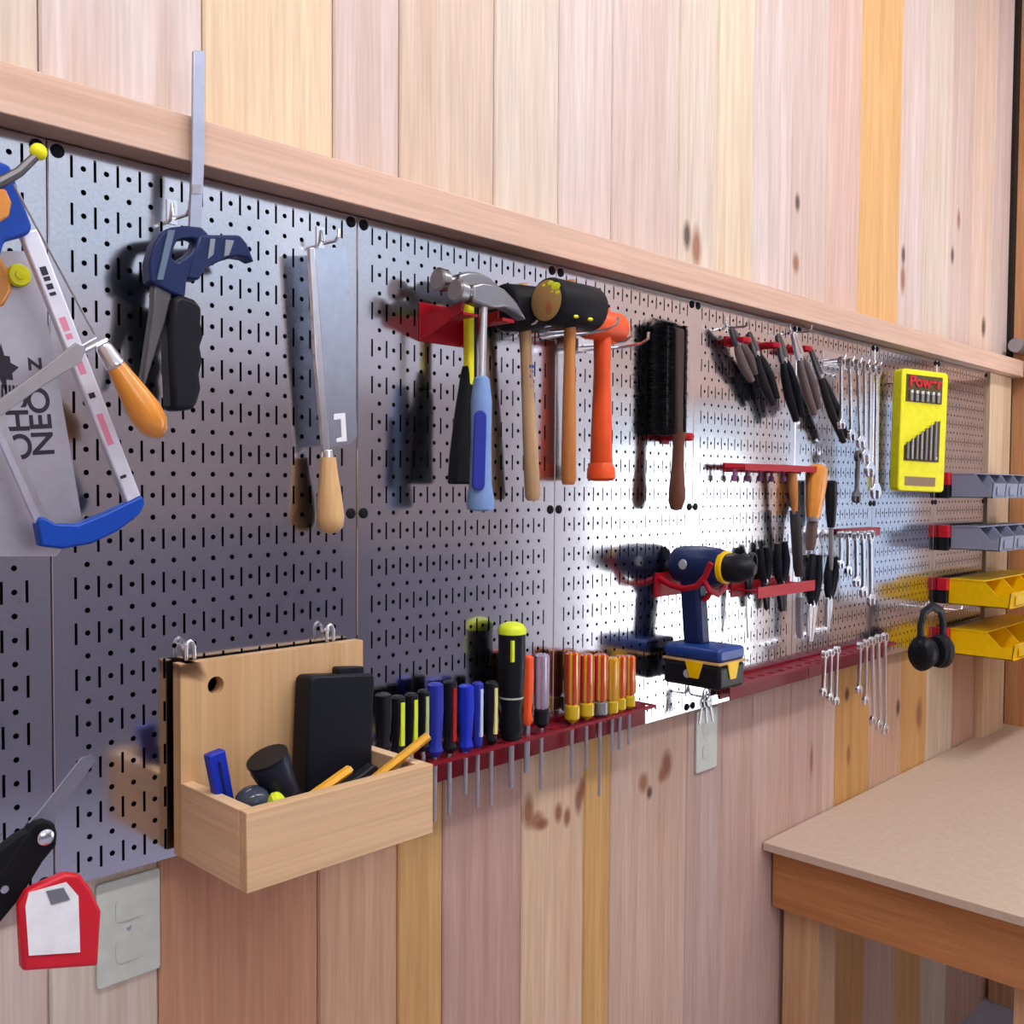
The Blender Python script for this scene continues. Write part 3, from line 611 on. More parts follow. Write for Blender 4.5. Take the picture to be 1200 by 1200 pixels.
# ---- cordless drill, pointing straight out from the wall
L = V(45.2, -2.3, 11.75)
o = thing('cordless_drill', 'blue and black cordless drill pointing out from the wall in a red holder', 'drill', L); o.scale = (1.1, 1.1, 1.14)
MB().lathe((0, 1.7, 0), (0, -1, 0), [(0, .8), (.15, 1.0), (.8, 1.15), (2.2, 1.18), (3.4, 1.1), (3.9, .98)], 22, sy=1.1).build('motor_housing', navy, o)
MB().lathe((0, -2.1, 0), (0, -1, 0), [(0, 1.06), (.3, 1.04), (.35, .95)], 22).build('torque_collar', yellow, o)
MB().lathe((0, -2.4, 0), (0, -1, 0), [(0, .9), (.5, .95), (1.0, .9), (1.7, .62), (2.0, .35), (2.05, .15)], 20).build('chuck', black, o)
MB().lathe((-1.1, .3, .1), (-1, 0, 0), [(0, .34), (.12, .3)], 14).build('side_badge', mat('pale_badge', (.45, .47, .52), .4), o)
m = MB(); m.prism([(-.62, -.8), (.62, -.8), (.6, -5.2), (-.6, -5.2)], -.75, .75)
for p in m.v: p.y += .25 + (p.z + 1) * .09
m.build('grip', navy, o, bevel=.28)
MB().tube([(0, -.5, -1.0), (0, -1.0, -1.2), (0, -1.15, -1.6), (0, -.9, -2.0), (0, -.5, -2.2)], .2, 8).build('trigger', redp, o)
m = MB(); m.prism(rrect(-1.55, 1.55, -5.9, -5.0, .35), -2.9, 1.5)
m.build('battery_base', mat('base_blue', (.012, .05, .24), .35), o, bevel=.2)
MB().box(-1.6, 1.6, -2.95, 1.55, -6.05, -5.88).build('battery_trim', mat('tan_trim', (.6, .36, .15), .45), o, bevel=.05)
MB().box(-1.55, 1.55, -2.9, 1.5, -7.6, -6.05).build('battery_pack', black, o, bevel=.22)
bat = o.children[-1]
MB().prism([(-.7, -5.95), (.7, -5.95), (.35, -7.0), (-.35, -7.0)], -2.98, -2.9).build('battery_latch', yellow, bat, bevel=.03)
MB().prism([(-.7, -5.95), (.7, -5.95), (.35, -7.0), (-.35, -7.0)], -2.98, -2.9).xf(Matrix.Rotation(math.radians(-90), 4, 'Z') @ Matrix.Translation((1.0, 1.3, 0))).build('battery_latch', yellow, bat, bevel=.03)
MB().lathe((-1.55, -.4, -6.8), (-1, 0, 0), [(0, .28), (.05, .25)], 14).build('round_badge', mat('pale_badge', (.45, .47, .52), .4), o)
o = thing('drill_holder', 'red curved steel holder looped around the cordless drill', 'holder', (L.x, 0, L.z))
MB().box(-2.0, 2.0, -.1, -.01, -2.4, -.6).build('back_plate', red, o)
for s in (-1, 1): MB().tube([(s * 1.6, -.1, -1.0), (s * 1.65, -1.2, -1.45), (s * 1.65, -2.4, -1.6), (s * 1.6, -3.4, -1.35), (s * 1.6, -4.1, -.6), (s * 1.6, -4.6, .4)], [.16] * 6, 10, flat=1.4).build('arm', red, o)
MB().tube([(-1.6, -4.0, -.8), (-1.1, -4.1, -1.6), (0, -4.2, -2.0), (1.1, -4.1, -1.6), (1.6, -4.0, -.8)], .15, 8, flat=1.5).build('front_loop', red, o)

# ---- pliers row hung from the top
def pliers(name, label, cat, px0, px1, Y, grip_m, steel_m=gunmetal, open_=.16, w=.33, clip=None, group=None, jaw=.3, curve=.25, flip=False):
    a, b = at(*px0, Y), at(*px1, Y); d = b - a; ln = math.hypot(d.x, d.z); ang = math.degrees(math.atan2(-d.x, -d.z))
    o = thing(name, label, cat, a, (0, -ang if False else math.degrees(math.atan2(-d.x, -d.z)), 0), group)
    jl = ln * jaw; hl = ln - jl
    if flip: z0, zj, zh = -hl, -ln, 0
    else: z0, zj, zh = -jl, 0, -ln
    sj = 1 if zj > z0 else -1; sh = -sj
    for s in (-1, 1):
        MB().prism([(0, z0 - sj * .45), (s * w * 1.4, z0), (s * w * 1.4, z0 + sj * jl * .35), (s * w * .6, zj), (s * .03, zj), (s * .03, z0 + sj * .2)], -.16, .16).build('jaw', steel_m, o, bevel=.05)
        pts = [(s * w * .4, 0, z0), (s * (w + open_ * .5), 0, z0 + sh * hl * .2), (s * (w + open_ + curve * .5), 0, z0 + sh * hl * .55), (s * (w + open_ * .6), 0, zh)]
        MB().tube(pts, [.26, .36, .42, .3], 10, flat=.8).build('handle', grip_m, o)
    MB().lathe((0, -.14, z0), (0, -1, 0), [(0, .26), (.08, .24), (.1, .08)], 12).build('pivot', brushed, o)
    return o
vise = mat('worn_brown_steel', (.22, .17, .16), .45, .7)
PG = 'pliers hung in a slanting row under the rail'
pliers('pliers', 'short slanted pliers with brownish handles, nearest the bench brush', 'pliers', (856, 384), (883, 442), -1.1, vise, group=PG)
pliers('pliers', 'slanted dark pliers with a red clip, second from the bench brush', 'pliers', (877, 390), (908, 470), -1.4, darkiron, group=PG)
pliers('pliers', 'longest slanted black pliers with red clip and blue-grey knob on top', 'pliers', (911, 392), (936, 490), -1.8, black, group=PG, w=.42)
MBt = pliers('locking_pliers', 'locking pliers with bare brown-grey handles, right of the longest black pliers', 'pliers', (929, 390), (957, 482), -2.0, vise, steel, group=PG, w=.4)
pliers('needle_pliers', 'thin dark needle-nose pliers slanting towards the first silver wrench', 'pliers', (949, 408), (990, 515), -1.5, darkiron, group=PG, w=.28, open_=.1)
for px, py, lab in ((875, 398, 'second slanted pliers from the brush'), (910, 404, 'longest black pliers'), (947, 408, 'needle-nose pliers')):
    q = at(px, py, -1.7); o = thing('tool_clip', 'small bright red clip holding the ' + lab, 'clip', (q.x, 0, q.z), group='red spring clips')
    MB().box(-.5, .5, -.1, -.01, -.4, .4).build('back_plate', red, o)
    MB().tube([(-.3, -.1, 0), (-.5, -1.0, 0), (-.45, -1.7, -.05), (-.2, -1.85, -.05), (.2, -1.85, -.05), (.45, -1.7, -.05), (.5, -1.0, 0), (.3, -.1, 0)], .15, 8, flat=1.6).build('jaw', red, o)
for px, py, lab in ((851, 382, 'zinc hook beside the short brownish pliers'), (926, 388, 'zinc hook above the locking pliers')):
    q = at(px, py, 0); hook(lab, q.x, q.z - .2, reach=2.0)
q = at(905, 393, -1.7)

# ---- wrenches
def wrench(label, top, bot, Y, wd=.42, group=None, box_top=True, m_=steel, cat='wrench', yaw=0, th=.14):
    a, b = at(*top, Y), at(*bot, Y); d = b - a; ln = math.hypot(d.x, d.z)
    o = thing('wrench', label, cat, a, (0, math.degrees(math.atan2(-d.x, -d.z)), yaw), group)
    r = wd * 1.05
    zc = -r
    R_ = MB().ring(circ(0, -r, r, 20), circ(0, -r, r * .58, 20), -th * 1.4, th * 1.4); 
    R_.build('ring_end', m_, o)
    MB().prism([(-wd * .55, -r * 1.75), (wd * .55, -r * 1.75), (wd * .42, -r * 3), (wd * .42, -ln + r * 3.2), (wd * .7, -ln + r * 2.1), (-wd * .7, -ln + r * 2.1), (-wd * .42, -ln + r * 3.2), (-wd * .42, -r * 3)], -th, th).build('shaft', m_, o, bevel=.05)
    c = -ln + r * 1.35; R2 = r * 1.3
    MB().prism(arc(0, c, R2, -35, 215, 14) + [(-R2 * .42, c - R2 * .75), (-R2 * .42, c + R2 * .15), (R2 * .42, c + R2 * .15), (R2 * .42, c - R2 * .75)], -th * 1.2, th * 1.2).build('open_end', m_, o, bevel=.04)
    return o
WG = 'large combination wrenches hung at the top right'
ws = [((986, 418), (986, 505)), ((996, 420), (998, 519)), ((1005, 421), (1009, 528)), ((1014, 423), (1014, 545)), ((1021, 424), (1019, 562)), ((1028, 425), (1026, 588))]
wl = ['shortest', 'second shortest', 'third', 'fourth', 'second longest', 'longest']
for i, (a, b) in enumerate(ws):
    wrench('%s of the six silver combination wrenches beside the yellow case' % wl[i] if i not in (2, 3) else ('silver combination wrench, %s counting from the short end, beside the yellow case' % wl[i]), a, b, -2.0 - .05 * i, .42 + .05 * i, WG)
q = at(975, 425, -1.2)
a = at(984, 421, 0); b = at(1029, 428, 0)
o = thing('wrench_rack', 'pale steel rack bar holding the six large silver wrenches', 'rack', (a.x, 0, a.z - .5))
MB().box(-3.5, b.x - a.x, -.12, -.01, -.4, 1.0).build('back_plate', zinc, o, bevel=.02)
for i, (t, bb) in enumerate(ws): q = at(t[0], t[1] + 3, -2) - V(a.x, 0, a.z - .5); MB().tube([(q.x, -.1, 0), (q.x, -2.3, 0), (q.x, -2.4, .4)], .09, 8).build('peg', zinc, o)
# small dark adjustable wrench below the row
q = at(1012, 545, -1.2)
wrench('dark adjustable wrench below the shorter silver wrenches', (1006, 528), (1003, 592), -2.2, .5, None, m_=gunmetal)

# middle row
WG2 = 'small wrenches in the middle right row'
mm = [((985, 622), (985, 668)), ((994, 622), (994, 676)), ((1003, 622), (1004, 690)), ((1011, 622), (1012, 702)), ((1020, 621), (1021, 712))]
ml = ['shortest', 'second shortest', 'middle', 'second longest', 'longest']
for i, (a, b) in enumerate(mm): wrench('%s of the five small silver wrenches on the dark red peg rack' % ml[i], a, b, -1.8, .36 + .04 * i, WG2)
a = at(980, 622, 0); b = at(1024, 622, 0)
o = thing('peg_rack', 'dark red peg rack holding the five small silver wrenches', 'rack', (a.x, 0, a.z - .4))
MB().box(-.2, b.x - a.x, -.7, -.01, -.25, .55).build('rail', mat('dark_red_coat', (.28, .02, .03), .4), o, bevel=.03)
for t, bb in mm: q = at(t[0], t[1] + 3, -1.8) - V(a.x, 0, a.z - .4); MB().tube([(q.x, -.6, 0), (q.x, -2.1, 0), (q.x, -2.2, .35)], .1, 8).build('peg', dull, o)

# lower wrenches hanging in front of the red tray
WG3 = 'wrenches hanging in front of the right-hand red tray'
for i, (a, b) in enumerate([((967, 762), (964, 818)), ((974, 760), (972, 824)), ((981, 757), (979, 828))]):
    wrench(['shortest thin wrench of the trio in front of the red tray', 'middle thin wrench of the trio in front of the red tray', 'longest thin wrench of the trio in front of the red tray'][i], a, b, -3.0, .34, WG3)
for i, (a, b) in enumerate([((1008, 752), (1006, 815)), ((1015, 749), (1014, 828)), ((1022, 746), (1023, 852)), ((1029, 743), (1030, 858)), ((1037, 741), (1037, 863))]):
    wrench(['shortest', 'second shortest', 'middle', 'second longest', 'longest'][i] + ' of the five long wrenches at the end of the red tray', a, b, -3.0, .36 + .03 * i, WG3)

# ---- yellow drill bit case, swung out from the wall
a = at(1051, 432, -1.0)
o = thing('drill_bit_case', 'bright yellow drill bit case with its bits in view', 'case', a, (0, 1.5, -19))
Wc, Hc = 6.7, 12.4
MB().prism(rrect(0, Wc, -Hc, 0, .45), -.75, .45).build('case_body', lemon, o, bevel=.12)
MB().box(.55, Wc - .9, -.80, -.74, -3.3, -.55).build('top_recess', mat('recess_dark', (.10, .07, .02), .5), o)
text('title', 'Power', 1.55, facing(Wc / 2 - .1, -.9, -1.25), redp, o, sx=1.15, bold=.05)
for k in range(6):
    x = 1.2 + k * .78; MB().cyl((x, -.9, -3.2), (x, -.9, -2.3), .2, n=10).build('short_bit', dull, o); MB().cyl((x, -.9, -2.45), (x, -.9, -2.15), .25, n=10).build('short_bit_cap', steel, o)
MB().prism([(.6, -9.3), (Wc - 1.0, -9.3), (Wc - 1.0, -5.0), (Wc - 1.7, -5.3), (.6, -7.8)], -.80, -.74).build('long_recess', mat('recess_dark', (.10, .07, .02), .5), o)
for k in range(7):
    x = .95 + k * .66; MB().cyl((x, -.95, -9.1), (x, -.95, -7.7 + k * .38 + .3), .13, n=8).build('long_bit', steel if k % 2 else dull, o)
MB().box(.9, Wc - 1.4, -.80, -.74, -11.8, -10.9).build('lower_slot', mat('slot_brown', (.30, .20, .12), .5), o)
MB().ball((Wc - 1.6, -.82, -8.9), .22, 8).build('latch_button', white, o)
q = at(1080, 425, 0); hook('zinc hook behind the top of the yellow drill bit case', a.x + 2.6, a.z - 1.2, reach=1.6)

# ---- red empty rack with five hanging pins
a = at(848, 548, 0); b = at(938, 549, 0)
o = thing('tool_rack', 'long narrow bright red tool rack with only five small pins hanging from it', 'rack', (a.x, 0, a.z))
MB().box(0, b.x - a.x, -.1, -.01, -.35, .4).build('back_plate', red, o)
m = MB().box(0, b.x - a.x, -1.9, -.05, -.1, .0); m.box(0, b.x - a.x, -1.95, -1.85, -.22, .3); m.build('shelf', red, o)
for px in (860, 875, 890, 904, 918):
    q = at(px, 560, -1.1); MB().lathe((q.x - a.x, -1.1, -.1), (0, 0, -1), [(0, .12), (.5, .12), (.55, .22), (.95, .26), (1.0, .1)], 10).build('pin', mat('purplish_pin', (.22, .06, .18), .4), o)

# ---- files, chisels, scissors in the middle right
def stick(name, label, cat, px0, pxm, px1, Y, rh, rb, mh, mb, flute=.0, flat=1.0, bl_flat=.35, group=None, ferr=None):
    a, m_, b = at(*px0, Y), at(*pxm, Y), at(*px1, Y); d = b - a; ln = d.length; hl = (m_ - a).length
    o = thing(name, label, cat, a, (0, 0, 0), group)
    MB().lathe((0, 0, 0), d, [(0, rh * .6), (rh * .3, rh * .95), (hl * .3, rh), (hl * .6, rh * .9), (hl * .85, rh * .75), (hl, rh * .6)], 16, sx=1, sy=flat, flute=flute).build('handle', mh, o)
    MB().lathe((0, 0, 0), d, [(hl * .98, rb), (ln * .9, rb), (ln, rb * .7)], 8, sx=1, sy=bl_flat).build('blade', mb, o)
    if ferr: MB().lathe((0, 0, 0), d, [(hl * .97, rh * .62), (hl * 1.06, rh * .55)], 12).build('ferrule', ferr, o)
    return o
stick('wood_rasp', 'long dark rasp with slim brown wooden handle, just right of the red empty rack', 'rasp', (928, 552), (934, 598), (936, 676), -1.4, .42, .5, hw_orange, gunmetal, ferr=dull)
stick('wood_chisel', 'broad chisel with an orange handle and brown steel', 'chisel', (958, 545), (955, 608), (949, 645), -1.6, .95, .55, amber, mat('brown_blade', (.22, .15, .13), .45, .7), .08, ferr=dull)
stick('nut_driver', 'slim black handled nut driver right of the orange handled chisel', 'driver', (974, 563), (972, 618), (974, 668), -1.5, .55, .22, black, dull, .15, bl_flat=1)
stick('steel_file', 'narrow grey steel file hanging below the brown handled rasp', 'file', (936, 690), (936, 700), (937, 748), -1.2, .3, .35, brushed, brushed)
pliers('pliers', 'black handled pliers with bright jaws pointing down, under the orange handled chisel', 'pliers', (956, 650), (949, 752), -1.7, black, steel, w=.5, flip=True, jaw=.42)
pliers('pliers', 'slim black handled pliers right beside the five small silver wrenches', 'pliers', (976, 652), (969, 735), -1.2, black, brushed, w=.38, flip=True, jaw=.4)
q = at(948, 648, 0); hook('zinc hook between the orange handled chisel and the black pliers', q.x, q.z - .2, reach=1.8)

# red plier rack and what stands in it
a = at(868, 690, 0); b = at(934, 686, 0); zr = a.z
o = thing('tool_rack', 'short bright red rack with scissors and pliers standing in it', 'rack', (a.x - 1.5, 0, zr))
wr = b.x - a.x
MB().box(0, wr, -.1, -.01, -.6, .6).build('back_plate', red, o)
MB().ring([(0, -2.4), (wr, -2.4), (wr, -.05), (0, -.05)], [(.6, -1.9), (wr - .6, -1.9), (wr - .6, -.5), (.6, -.5)], -.0, .1).xf(Matrix(((1, 0, 0, 0), (0, 0, 1, 0), (0, 1, 0, 0), (0, 0, 0, 1)))).build('shelf', red, o)
MB().box(0, wr, -2.5, -2.4, -.5, .4).build('front_lip', red, o)
def scissors(label, px0, pxp, px1, Y, s=1.0):
    a = at(*pxp, Y); top = at(*px0, Y); bot = at(*px1, Y); u = top.z - a.z; dn = a.z - bot.z
    o = thing('scissors', label, 'scissors', a)
    for sd in (-1, 1):
        ou_ = [(sd * (.62 + .55 * math.cos(t)), u - .95 + .95 * math.sin(t)) for t in [i * math.pi / 8 for i in range(16)]]
        in_ = [(sd * (.62 + .33 * math.cos(t)), u - .95 + .70 * math.sin(t)) for t in [i * math.pi / 8 for i in range(16)]]
        MB().ring(ou_, in_, -.18, .18).build('finger_loop', black, o, bevel=.05)
        MB().prism([(0, -.3), (sd * .3, 0), (sd * .55, u - 1.7), (sd * .25, u - 1.5), (-sd * .1, .1)], -.12, .12).build('shank', black, o)
        MB().prism([(sd * .34, .1), (-sd * .1, .3), (-sd * .05, -dn * .5), (sd * .03, -dn), (sd * .3, -dn * .45)], -.05 + sd * .04, .05 + sd * .04).build('blade', brushed, o)
    MB().lathe((0, -.12, 0), (0, -1, 0), [(0, .16), (.08, .12)], 10).build('pivot', steel, o)
scissors('black handled scissors pointing down in the short red rack, next to the drill chuck', (872, 648), (877, 698), (875, 747), -1.2)
pliers('pliers', 'all black cutting pliers standing in the middle of the short red rack', 'pliers', (894, 642), (899, 714), -1.2, black, darkiron, w=.36, flip=True, jaw=.45)
pliers('pliers', 'bulky black pliers standing at the right end of the short red rack', 'pliers', (915, 636), (917, 716), -1.2, black, darkiron, w=.5, flip=True, jaw=.4)

# ---- red screwdriver trays along the bottom
def tray(label, X0, X1, Z, group='red trays along the bottom of the panels', h=1.55, dep=1.9, n=6):
    o = thing('screwdriver_tray', label, 'tray', (X0, 0, Z), group=group); W_ = X1 - X0
    MB().box(0, W_, -.1, -.01, -.1, 1.7).build('back_plate', darkred, o, bevel=.02)
    m = MB(); px_ = W_ / n
    for k in range(n):
        hx = px_ * (k + .5); sq = [(hx + .45, -1.05 - .0), (hx + .45, -.6), (hx, -.6), (hx - .45, -.6), (hx - .45, -1.05), (hx - .45, -1.5), (hx, -1.5), (hx + .45, -1.5)]
        sq = [(hx + .34 * math.cos(a * math.pi / 4), -1.4 + .34 * math.sin(a * math.pi / 4)) for a in range(8)]
        rim = [(px_ * (k + 1), -1.4), (px_ * (k + 1), -.1), (hx, -.1), (px_ * k, -.1), (px_ * k, -1.4), (px_ * k, -dep), (hx, -dep), (px_ * (k + 1), -dep)]
        m.ring(rim, sq, 1.42, 1.5)
    m.xf(Matrix(((1, 0, 0, 0), (0, 0, 1, 0), (0, 1, 0, 0), (0, 0, 0, 1)))).build('shelf', darkred, o)
    MB().box(0, W_, -1.0, -.92, -.05, 1.42).build('front_face', darkred, o, bevel=.02)
    MB().box(0, W_, -dep - .05, -dep, 1.3, 1.5).build('shelf_lip', darkred, o)
    return o
tz = .5
tray('red steel tray holding the black, blue and orange handled screwdrivers', 14.5, 35.3, tz, n=14)
tray('red steel tray holding the row of red and amber screwdrivers', 35.4, 40.9, tz, n=4)
tray('empty red steel tray just right of the cordless drill', 52.2, 65.2, tz - .05, n=8)
tray('red steel tray behind the hanging lower wrenches', 65.4, 82.0, tz - .05, n=10)
# ---- screwdrivers
def driver(label, px, ytop, ymid, ytip, r, mats, style, Y=-1.4, rs=.14, group='screwdrivers in the red trays'):
    a = at(px, ytop, Y); c = at(px, ymid, Y); b = at(px, ytip, Y); hl = a.z - c.z; ln = a.z - b.z
    o = thing('screwdriver', label, 'screwdriver', a, group=group); mh, m2 = mats
    if style == 'acetate':
        MB().lathe((0, 0, 0), (0, 0, -1), [(0, r * .7), (.12, r), (hl * .7, r), (hl * .76, r * .7)], 12, flute=.16, mi2=1 if mh is not clear else None).build('handle', [mh, yelac], o)
        MB().lathe((0, 0, -hl * .74), (0, 0, -1), [(0, r * .7), (.1, r * 1.0), (hl * .2, r * 1.0), (hl * .26, r * .5)], 12).build('collar', m2, o)
    elif style == 'ball':
        MB().lathe((0, 0, 0), (0, 0, -1), [(0, r * .4), (.15, r * .8), (.4, r), (.7, r)], 18).build('cap', m2, o)
        MB().lathe((0, 0, -.65), (0, 0, -1), [(0, r * .95), (hl * .25, r * .95), (hl * .6, r * .82), (hl * .66, r * .72), (hl * .8, r * .9), (hl - .65, r * .6)], 18).build('handle', mh, o)
        MB().box(-r * .75, -r * .5, -r * .78, -r * .6, -hl * .32, -hl * .14).build('stripe', m2, o)
        MB().lathe((0, 0, -hl * .63), (0, 0, -1), [(0, r * .86), (.1, r * .86)], 18).build('ring', mat('pale_ring', (.5, .55, .4), .4), o)
    else:
        MB().lathe((0, 0, 0), (0, 0, -1), [(0, r * .6), (.12, r * .95), (hl * .35, r), (hl * .65, r * .85), (hl * .8, r * .7), (hl * .92, r * .95), (hl, r * .5)], 14, flute=.10).build('handle', mh, o)
        if m2: 
            for a_ in (0,): MB().box(-r * .28, r * .28, -r * 1.03, -r * .6, -hl * .82, -hl * .10).build('stripe', m2, o.children[-1])
    MB().cyl((0, 0, -hl * .95), (0, 0, -ln), rs, rs * .8, 8).build('shaft', brushed, o)
K = 'soft'
driver('black screwdriver half hidden behind the right edge of the wooden tray box', 449, 812, 880, 950, .5, (black, None), K)
driver('black screwdriver with the widest lime stripe', 466, 815, 885, 950, .46, (black, lime), K)
driver('black screwdriver with a lime stripe, next after the widest striped one', 482, 812, 882, 945, .42, (black, lime), K)
driver('black screwdriver with a thin lime stripe beside the blue handled one', 496, 808, 880, 950, .38, (black, mat('pale_lime', (.5, .55, .2), .4)), K)
driver('blue handled screwdriver left of the red striped one', 510, 800, 886, 962, .5, (dblue, None), K)
driver('black screwdriver with a dark red stripe between two blue ones', 527, 797, 882, 955, .46, (black, mat('deep_red_rubber', (.35, .01, .01), .4)), K)
driver('bright blue handled screwdriver right of the red striped one', 546, 802, 880, 930, .5, (mat('royal_blue_plastic', (.01, .03, .5), .35), None), K)
driver('slim blue screwdriver with a white label patch', 560, 799, 876, 945, .36, (dblue, mat('label_white_blue', (.55, .65, .8), .4)), K)
driver('black screwdriver with a tall pale yellow stripe left of the biggest one', 576, 798, 872, 944, .42, (black, mat('pale_yellow_rubber', (.75, .68, .25), .4)), K)
driver('biggest black screwdriver with a bright yellow domed cap', 600, 729, 866, 922, .88, (black, lime), 'ball', rs=.2)
driver('screwdriver with plain orange handle', 618, 768, 850, 905, .42, (orange, None), K, rs=.22)
driver('clear smoky handled screwdriver with a black collar', 635, 766, 852, 924, .5, (clear, black), 'acetate')
for i, (px, yt, ym, ytip, c) in enumerate([(671, 764, 846, 912, redac), (688, 766, 842, 900, redac), (704, 766, 840, 932, redac), (718, 770, 838, 880, amberd), (727, 768, 834, 878, redac), (738, 768, 830, 872, redac)]):
    lab = ['red acetate screwdriver at the left end of the red and amber row', 'red acetate screwdriver, second in the red and amber row', 'red acetate screwdriver with the longest shaft, third in the red and amber row',
           'amber screwdriver in the middle of the red row', 'red acetate screwdriver just right of the amber one', 'red acetate screwdriver at the end nearest the cordless drill'][i]
    driver(lab, px, yt, ym, ytip, .52 if i < 3 else .44, (c, yelac if i != 2 else dull), 'acetate', group='red and amber acetate screwdrivers')

# spring clip thing hanging above the outlet
q = at(826, 822, -1.6)
keym = mat('key_metal', (.30, .30, .32), .35, .9)
o = thing('key_bunch', 'small bunch of shiny keys hanging just above the outlet under the drill', 'keys', q)
MB().tube([(.45 * math.cos(t * .5236), -.1, .6 + .45 * math.sin(t * .5236)) for t in range(12)], .06, 8, closed=True).build('ring', keym, o)
for k, (dx, rz) in enumerate(((-.5, 14), (0, -4), (.5, -18))):
    m = MB().ring(circ(0, .0, .42, 12), circ(0, .1, .12, 12), -.04, .04).prism([(-.14, -.3), (.14, -.3), (.14, -1.6), (0, -1.75), (-.14, -1.6)], -.04, .04)
    m.xf(Matrix.Translation((dx * .6, -.12 * k, 0)) @ Matrix.Rotation(math.radians(rz), 4, 'Y')).build('key', keym, o)
hook('small zinc hook holding the bunch of keys', q.x, q.z + .35, reach=1.7)

# ---- ear defenders
q = at(1092, 741, -3.2)
o = thing('ear_defenders', 'black ear defenders hanging from a hook beside the yellow bins', 'ear defenders', q)
o.scale = (.95, .95, .95)
MB().tube([(-1.9, 0, -1.0), (-2.0, 0, .8), (-1.5, 0, 2.3), (0, 0, 2.9), (1.5, 0, 2.3), (2.0, 0, .8), (1.9, 0, -1.0)], .26, 10, flat=2.0).xf(Matrix.Rotation(math.radians(-14), 4, 'Z')).build('headband', black, o)
for s in (-1, 1):
    MB().lathe((s * 1.1, 0, -2.2), (s, 0, 0), [(0, 1.3), (.2, 1.5), (.8, 1.55), (1.3, 1.25), (1.5, .7), (1.55, .2)], 20, sy=1.25).xf(Matrix.Rotation(math.radians(-14), 4, 'Z')).build('ear_cup', black, o)
    MB().lathe((s * 1.1, 0, -2.2), (-s, 0, 0), [(0, 1.35), (.5, 1.35), (.6, 1.0)], 20, sy=1.25).xf(Matrix.Rotation(math.radians(-14), 4, 'Z')).build('cushion', blackr, o)
hook('zinc hook holding the ear defenders', at(1085, 708, 0).x + .6, at(1085, 712, 0).z, reach=3.6)

# ---- hanging bins at the far end
def bin_(label, X, Y0, Y1, Z0, Z1, W_, m_, group, name='storage_bin'):
    o = thing(name, label, 'bin', (X, Y0, Z0), group=group); D = Y0 - Y1; H = Z1 - Z0; t = .09
    side = [(0, 0), (0, H), (-D * .58, H), (-D * .80, H * .45), (-D, H * .62), (-D * .97, 0)]
    for x in (0, W_ - t):
        m = MB(); m.add([(x, y, z) for y, z in side] + [(x + t, y, z) for y, z in side], [tuple(range(6)), tuple(range(11, 5, -1))] + [(i, i + 6, (i + 1) % 6 + 6, (i + 1) % 6) for i in range(6)]); m.build('side_wall', m_, o)
    MB().box(0, W_, -D, 0, 0, t).build('base', m_, o); MB().box(0, W_, -t, 0, 0, H).build('back_wall', m_, o)
    m = MB().add([(0, -D * .97, 0), (W_, -D * .97, 0), (W_, -D, H * .62), (0, -D, H * .62), (0, -D * .97 + t, 0), (W_, -D * .97 + t, 0), (W_, -D + t, H * .62), (0, -D + t, H * .62)], [(0, 1, 2, 3), (7, 6, 5, 4), (0, 4, 5, 1), (3, 2, 6, 7), (0, 3, 7, 4), (1, 5, 6, 2)]); m.build('front_lip', m_, o)
    MB().box(-.08, W_ + .08, -D * .58, .02, H, H + .12).build('rim', m_, o, bevel=.03)
    MB().box(W_ * .25, W_ * .75, -D - .06, -D + .02, H * .12, H * .48).build('label_slot', m_, o)
    return o
def binrow(n, X, Ya, Yb, pz0, pz1, W_, m_, word, where):
    z0 = at(1118, pz1, Ya).z; z1 = at(1118, pz0, Ya).z
    for k in range(n):
        bin_('%s storage bin in the %s row, %s' % (word, where, ['nearest the panels', 'second along', 'third along', 'fourth along'][k]), X + k * (W_ + .18), Ya, Yb, z0, z1, W_, m_, '%s bins in the %s row' % (word, where))
    return z0, z1
rows = [binrow(4, 98.2, -1.0, -5.6, 556, 583, 4.0, greyp, 'grey', 'uppermost'), binrow(4, 98.4, -1.0, -6.4, 617, 643, 4.4, greyp, 'grey', 'second'),
        binrow(3, 98.4, -.9, -7.6, 678, 706, 5.9, yellow, 'yellow', 'third'), binrow(3, 99.0, -1.0, -7.9, 736, 764, 5.9, yellow, 'yellow', 'bottom')]
for (z0, z1), w_, X0 in zip(rows, ('uppermost', 'second', 'third', 'bottom'), (98.0, 98.2, 98.2, 98.8)):
    o = thing('bin_rail', 'red and black ended rail carrying the %s row of bins' % w_, 'rail', (X0, 0, z1 - .9), group='rails behind the bins')
    MB().box(-.9, .05, -1.1, -.01, -.3, 1.1).build('red_end', redp, o, bevel=.05); MB().box(-.7, .05, -1.0, -.01, -1.8, -.3).build('black_end', black, o, bevel=.05)
    MB().box(.05, 18, -.8, -.01, -.4, .8).build('bar', dull, o, bevel=.03)
z0, z1 = rows[3]
o = thing('hand_tool', 'shiny steel tool head poking out of a bottom yellow bin', 'tool', (104.2, -8.6, z0 + 1.9), (20, 30, 10))
MB().ring(circ(0, 1.1, 1.0, 16), circ(0, 1.1, .5, 16), -.2, .2).build('tool_ring', steel, o); MB().box(-.35, .35, -.18, .18, -2, .3).build('shank', brushed, o, bevel=.06)

